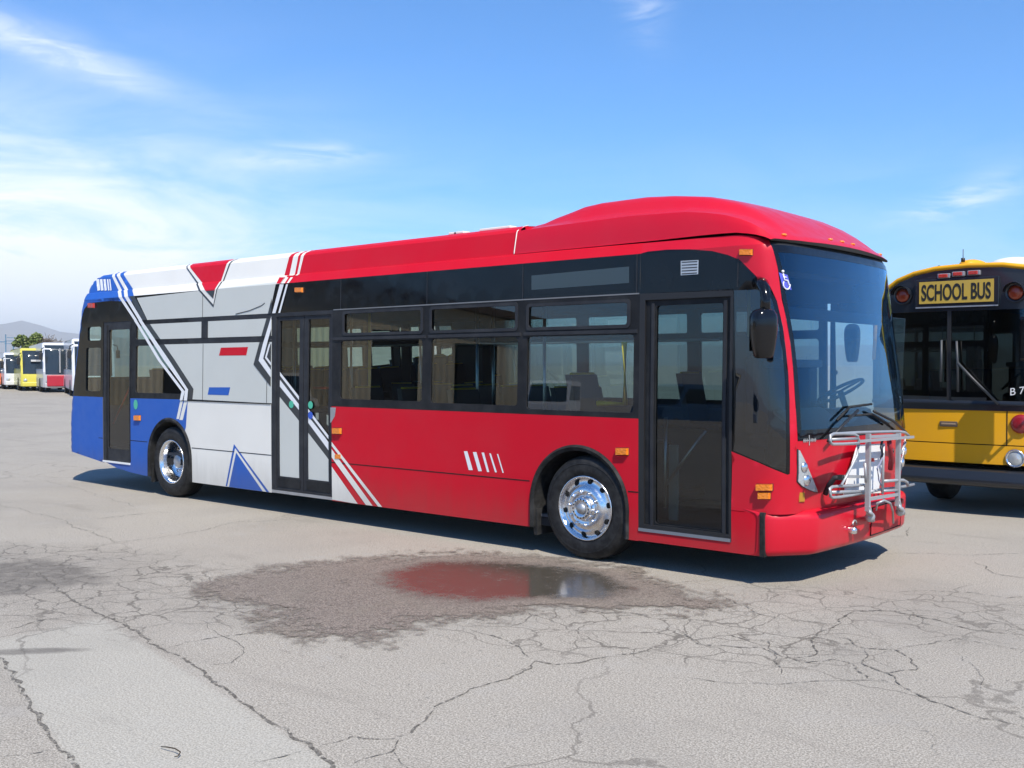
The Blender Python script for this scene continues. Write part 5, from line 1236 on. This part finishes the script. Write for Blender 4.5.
# roof fittings
m_ = MB(); p = S(963, 262, YS+.4); m_.tube([p, p+Vector((0, 0, .05))], .025, M_BLK, 8); m_.tube([p, p+Vector((.0, 0, .16))], .005, M_BLK, 5); m_.build('antenna', sb)
m_ = MB(); p = S(939, 268, YS+.4); m_.lathe([(.028, -.05), (.028, .02), (.0, .035)], p, (0, 0, 1), M_BLK, 10); m_.build('roof_knob', sb)
m_ = MB(); p = S(973, 265, YS+1.2); m_.ellipsoid(p, (.16, .3, .07), M_SY, 14, 8); m_.build('roof_hatch', sb)
m_ = MB(); p = S(990.5, 265.5, YS+.5); m_.ellipsoid(p, (.06, .06, .03), M_BLK, 12, 6); m_.build('roof_knob', sb)
m_ = MB(); p = S(1016, 266, YS+2.5); m_.ellipsoid(p, (.34, .5, .12), M_WHITE, 18, 8); m_.build('roof_vent', sb)
m_ = MB(); p = SP(1046, 404, .03); m_.tube([p, p+Vector((0, -.35, .25)), p+Vector((-.02, -.42, .62))], .016, M_BLK, 8); m_.box(p.x-.17, p.x+.13, p.y-.5, p.y-.38, p.z+.5, p.z+1.0, M_BLKG, .03); m_.build('mirror', sb)

# ------------------------------------------------------------------ coaches far off in the yard
def coach(px, py, dist_scale, turn, H, Wd, L, body, low, label, cat='coach', grp='coaches parked in the far row', roof=None, extra=None):
    p = on_z(px, py)
    face_dir = math.atan2(CAM.y-p.y, CAM.x-p.x)+R(turn)
    t_ = thing('coach', label, cat, (p.x, p.y, 0), face_dir, grp)
    hw = Wd/2
    m_ = MB(); prof_ = [(0.0, .35), (.10, 1.0), (.02, 1.35), (-.35, H-.45), (-.7, H-.08), (-1.0, H)]
    rows = []
    for x, z in prof_+[(-L+.3, H), (-L, H-.3), (-L, .4)]:
        k = 1 if z < H-.4 else (.97 if z < H-.05 else .90); bow = [(-1, -.22), (-.9, -.08), (-.5, -.015), (0, 0), (.5, -.015), (.9, -.08), (1, -.22)]
        rows.append([(x+(d_ if x > -2 else 0), y*hw*k, z) for y, d_ in bow])
    m_.grid(rows[:3], low); m_.grid(rows[2:], body)
    side_ = [(x-.2, z) for x, z in prof_]+[(-L, H-.1), (-L, .4)]
    for s_ in (-1, 1): m_.add([(x, s_*hw*(.99 if z < H-.4 else .95), z) for x, z in side_], [tuple(range(len(side_)))], body); m_.box(-L+.2, -.4, s_*hw*.985-.01, s_*hw*.985+.02, .45, .95, low)
    m_.build('body', t_)
    g_ = MB()
    wr = []
    for k in range(7):
        z = 1.20+(H-.17-1.20)*k/6; x = lerp_tab([(1.0, .10), (1.35, .02), (H-.45, -.35), (H-.08, -.7)], z)+.025
        wr.append([(x+d_, y*hw*.95, z) for y, d_ in [(-1, -.2), (-.9, -.08), (-.5, -.015), (0, 0), (.5, -.015), (.9, -.08), (1, -.2)]])
    g_.grid(wr, mat('dark_coach_glass', (.025, .035, .045), .06)); g_.build('windscreen', t_)
    for s_ in (-1, 1):
        g_ = MB(); g_.box(-L+.6, -.75, s_*hw*.99-.012, s_*hw*.99+.012, 1.55, H-.55, mat('dark_coach_glass', (.02, .03, .035), .06)); g_.build('side_window', t_)
        h_ = MB(); h_.lathe([(.13, 0), (.11, .05), (0, .06)], (.02, s_*hw*.72, .75), (1, 0, 0), M_LENS, 14); h_.build('headlight', t_)
        mi_ = MB(); mi_.tube([(-.35, s_*hw*.93, H-.35), (.1, s_*(hw+.12), H-.45), (.15, s_*(hw+.15), H-.7)], .03, M_BLK, 6); mi_.box(.05, .2, s_*(hw+.15)-.11, s_*(hw+.15)+.11, H-1.15, H-.68, M_BLK, .03); mi_.build('mirror', t_)
        for xx in (-2.4, -L+2.6):
            wv = MB(); wv.lathe([(.0, .03), (.27, .0), (.46, 0), (.48, -.04), (.48, -.26), (.2, -.28)], (xx, s_*(hw+.01), .48), (0, s_, 0), M_TYRE, 20); wv.build('wheel', t_)
    bb = MB(); bb.box(-.05, .14, -hw*.93, hw*.93, .32, .62, low, .05); bb.box(-L+.2, -.3, -hw*.9, hw*.9, .28, .5, M_UNDER); bb.build('bumper', t_)
    if extra: extra(t_, hw, H, L)
    return t_
M_CY = mat('coach_yellow', (.62, .55, .08), .35, coat=.3); M_CW = mat('coach_white', (.62, .63, .65), .35, coat=.3); M_CR = mat('coach_red', (.42, .02, .04), .35, coat=.3)
M_CG = mat('coach_grey', (.42, .42, .44), .4); M_CT = mat('coach_cream', (.66, .58, .40), .4); M_CO = mat('coach_orange', (.52, .15, .05), .4)
coach(60, 392.5, 1, 6, 3.3, 2.0, 11, M_CW, M_CG, 'white coach with red nose and split windscreen beside the yellow one', extra=lambda t_, hw, H, L: (lambda m_: (m_.box(.04, .19, -.80, .85, .40, 1.15, M_CR, .06), m_.build('nose_panel', t_), (lambda q: (q.box(-.30, .12, -.03, .03, 1.3, H-.4, M_CG), q.build('windscreen_post', t_)))(MB())))(MB()))
coach(37.5, 391, 1, 5, 3.0, 2.1, 11, M_CY, M_CY, 'yellow coach with big dark windscreen in the far row', extra=lambda t_, hw, H, L: (lambda m_: (m_.box(-.42, .02, -.4, .15, H-.95, H-.82, M_CW), m_.build('destination_display', t_)))(MB()))
coach(18.5, 389.3, 1, 5, 2.75, 1.9, 11, M_CW, M_CW, 'white coach with a red patch, left of the yellow coach', extra=lambda t_, hw, H, L: (lambda m_: (m_.box(.08, .17, .35, 1.0, .55, 1.25, M_CR, .05), m_.build('nose_panel', t_)))(MB()))
coach(3.5, 388.6, 1, 5, 2.3, 2.3, 9, M_CT, M_CO, 'cream and orange coach at the left end of the row')
coach(94, 396.5, 1, 4, 3.35, 2.3, 11, M_CW, M_CW, 'plain white coach half hidden behind the blue bus tail', extra=lambda t_, hw, H, L: None)

# ------------------------------------------------------------------ trees and the blue steel frame behind them
def leaf_mat(name, c1, c2):
    m = bpy.data.materials.new(name); m.use_nodes = True; t = NT(m.node_tree); b_ = t.n['Principled BSDF']; oi = t.new('ShaderNodeNewGeometry')
    t.put(t.mix(oi.outputs['Random Per Island'], (*c1, 1), (*c2, 1)), b_.inputs['Base Color']); b_.inputs['Roughness'].default_value = .6
    return m
M_LEAF = leaf_mat('tree_leaf', (.09, .14, .025), (.21, .25, .075)); M_BARK = mat('bark', (.10, .075, .05), .9); M_TWIG = leaf_mat('bare_twig', (.12, .095, .075), (.24, .19, .15))
def tree(px, dist, h, cw, label, clumps, leafm, n, ls, seed, twig=False):
    r_ = random.Random(seed); d = ray(px, 372); d.z = 0; d.normalize(); p = CAM+d*dist; t_ = thing('tree', label, 'tree', (p.x, p.y, 0))
    tb = MB(); tb.tube([(0, 0, -.1), (.05, 0, h*.25), (-.05, .05, h*.5)], [.26, .20, .13], M_BARK, 8)
    e2 = Vector((-d.y, d.x, 0))*-1
    for (u, v, ru, rv) in clumps: c_ = e2*u*cw; tb.tube([(0, 0, h*.3), tuple(c_*.5+Vector((0, 0, h*(.3+v)/2))), tuple(c_+Vector((0, 0, v*h)))], [.12, .08, .03], M_BARK, 6)
    tb.build('trunk', t_); cb = MB()
    vs, fs = [], []
    for i in range(n):
        u, v, ru, rv = clumps[r_.randrange(len(clumps))]
        while True:
            q = Vector((r_.uniform(-1, 1), r_.uniform(-1, 1), r_.uniform(-1, 1)))
            if .25 < q.length < 1: break
        q = q*(1+.35*noise.noise(q*2.5+Vector((u*9, v*9, seed))))
        c_ = e2*(u*cw+q.x*ru*cw)+d*(q.y*ru*cw)+Vector((0, 0, (v+q.z*rv)*h))
        a_ = Vector((r_.gauss(0, 1), r_.gauss(0, 1), r_.gauss(0, .6))).normalized(); b_ = a_.cross(Vector((r_.gauss(0, 1), r_.gauss(0, 1), r_.gauss(0, 1)))).normalized(); s_ = ls*r_.uniform(.6, 1.4)
        k = len(vs)
        if twig: vs += [c_-a_*s_*2.4-b_*.02, c_-a_*s_*2.4+b_*.02, c_+a_*s_*2.4]; fs.append((k, k+1, k+2))
        else: vs += [c_-a_*s_, c_-b_*s_*.6, c_+a_*s_, c_+b_*s_*.6]; fs.append((k, k+1, k+2, k+3))
    cb.add(vs, fs, leafm); cb.build('crown', t_)
tree(30, 112, 4.95, 1.3, 'green leafy tree standing behind the yellow coach', [(-.55, .86, .42, .10), (.35, .82, .55, .15), (0, .70, .6, .14), (.75, .72, .4, .10), (-.85, .78, .35, .06), (.5, .92, .35, .07)], M_LEAF, 4200, .13, 3)
tree(50, 112, 4.7, 1.4, 'bare brownish tree beside the green tree', [(-.3, .78, .5, .14), (.35, .72, .6, .13), (.8, .66, .4, .10)], M_TWIG, 2600, .28, 5, True)
gp = CAM+(lambda d: Vector((d.x, d.y, 0)).normalized()*125)(ray(16, 372)); gp.z = 0
gt = thing('steel_gantry', 'blue steel gantry frame with rails behind the coaches', 'gantry', gp, HEAD-PI/2+.2)
M_GB = mat('gantry_blue', (.07, .17, .26), .6); m_ = MB()
for x in (-1.0, -.25, 1.5): m_.bar((x, 0, 0), (x, 0, 5.1 if x < -.5 else 4.3), .09, M_GB)
m_.build('post', gt); m_ = MB()
for z, x0, x1 in ((4.4, -1.1, 2.4), (4.1, -1.1, 1.8), (3.85, -.3, 2.6), (4.75, -.9, 1.2)): m_.bar((x0, 0, z), (x1, .1, z), .06, M_GB)
m_.bar((-2.4, .3, 4.3), (-1.0, .3, 4.3), .1, M_GB); m_.bar((-2.4, .3, 0), (-2.4, .3, 4.4), .12, M_GB); m_.build('rail', gt)

# ------------------------------------------------------------------ corrugated hall across the yard, behind the camera: it shows in the bus windows
OH = Vector((-30, -34, 0)); AH = R(35); NH = Vector((math.cos(AH), math.sin(AH), 0)); TH = Vector((-NH.y, NH.x, 0))
hall = thing('warehouse', 'tan corrugated metal hall with brown gable roof mirrored in the bus windows', 'warehouse', OH); WORLD_ROOT[hall.name] = OH
M_TAN = mat('tan_corrugated', (.64, .54, .36), .55, dirt=.12, dscale=.8); M_BRN = mat('brown_roof', (.10, .062, .038), .6)
HP = lambda u, v, z: OH+TH*u+NH*v+Vector((0, 0, z))                 # u along the gable wall, v out of it
m_ = MB()
ztw = lambda u: 6.9-abs(u-12.2)*(6.9-5.1)/11.
doors = ((2.3, 4.4, 4.0), (6.3, 8.6, 4.5), (16.0, 18.0, 4.2))
u = .8; vs = []; fs = []; n_ = 0
while u < 23.6:
    zlow = 0
    for a, c, h_ in doors:
        if a <= u < c: zlow = h_
    k = len(vs); d0, d1 = (.016, 0.) if n_ % 2 else (0., .016)
    for uu, dd in ((u, d0), (u+.15, d1)): vs += [HP(uu, dd, zlow), HP(uu, dd, ztw(uu))]
    fs.append((k, k+2, k+3, k+1)); u += .15; n_ += 1
m_.add(vs, fs, M_TAN)
for uu in (.8, 23.6): m_.add([HP(uu, 0, 0), HP(uu, 0, 4.7), HP(uu, -22, 4.7), HP(uu, -22, 0)], [(0, 1, 2, 3)], M_TAN)
m_.add([HP(.8, -22, 0), HP(.8, -22, 4.7), HP(12.2, -22, 6.4), HP(23.6, -22, 4.7), HP(23.6, -22, 0)], [(0, 1, 2, 3, 4)], M_TAN); m_.build('wall', hall)
m_ = MB(); m_.prism([HP(-.0, .45, 4.98), HP(12.2, .45, 6.86), HP(24.4, .45, 4.98), HP(24.4, .45, 5.32), HP(12.2, .45, 7.24), HP(-.0, .45, 5.32)], -NH*23.0, M_BRN); m_.build('roof', hall)
for a, c, h_ in doors:
    m_ = MB(); m_.prism([HP(a, -.05, .01), HP(c, -.05, .01), HP(c, -.05, h_), HP(a, -.05, h_)], -NH*6, mat('dark_doorway', (.012, .012, .014), .9)); m_.build('doorway', hall)
# vans parked along the hall and the yard edge, also behind the camera
def van(x, y, rz, paint, label):
    t_ = thing('parked_van', label, 'van', (x, y, 0), rz, 'vans parked across the yard behind the camera'); m_ = MB()
    out = [(-2.5, .35), (2.45, .35), (2.55, .8), (2.4, 1.15), (1.55, 1.28), (.95, 2.1), (.7, 2.22), (-2.4, 2.22), (-2.5, 2.1)]
    m_.prism([(a, -.95, z) for a, z in out], (0, 1.9, 0), paint); m_.build('body', t_)
    for s_ in (-1, 1):
        g_ = MB(); g_.prism([(a, s_*.955, z) for a, z in ((-2.2, 1.35), (1.35, 1.35), (.85, 2.0), (-2.2, 2.0))], (0, s_*.006, 0), mat('dark_coach_glass', (.02, .03, .035), .06)); g_.build('window', t_)
        for a in (-1.6, 1.65): wv = MB(); wv.lathe([(.0, .03), (.2, .02), (.34, 0), (.35, -.2), (0, -.2)], (a, s_*.97, .35), (0, s_, 0), M_TYRE, 18); wv.build('wheel', t_)
    g_ = MB(); g_.prism([(1.58, -.85, 1.30), (1.58, .85, 1.30), (1.0, .8, 2.08), (1.0, -.8, 2.08)], (.02, 0, .012), mat('dark_coach_glass', (.02, .03, .035), .06)); g_.build('windscreen', t_)
van(-27.0, -31.0, R(60), M_CW, 'white van parked beside the doorway of the tan hall'); van(-22.5, -35, R(100), mat('van_blue', (.05, .12, .25), .35, coat=.3), 'dark blue van parked right of the white van by the hall')
van(-16.5, -37, R(80), mat('van_silver', (.40, .41, .42), .35, .4), 'silver van parked in the open yard right of the blue van'); van(-33.5, -20.5, R(20), mat('van_beige', (.50, .46, .38), .4), 'beige van parked at the left end of the tan hall')
# ------------------------------------------------------------------ litter on the asphalt
p = on_z(175, 750, .012); m_ = MB(); m_.tube([on_z(161, 746.5, .012), on_z(167, 747, .02), on_z(175, 748.5, .024), on_z(180.5, 752, .02), on_z(178, 756, .014), on_z(174.5, 756.5, .008)], [.002, .003, .003, .003, .003, .002], mat('dry_twig', (.05, .035, .02), .8), 6); tag(m_.build('twig'), 'thin dark curved twig lying on the asphalt in the foreground', 'twig')
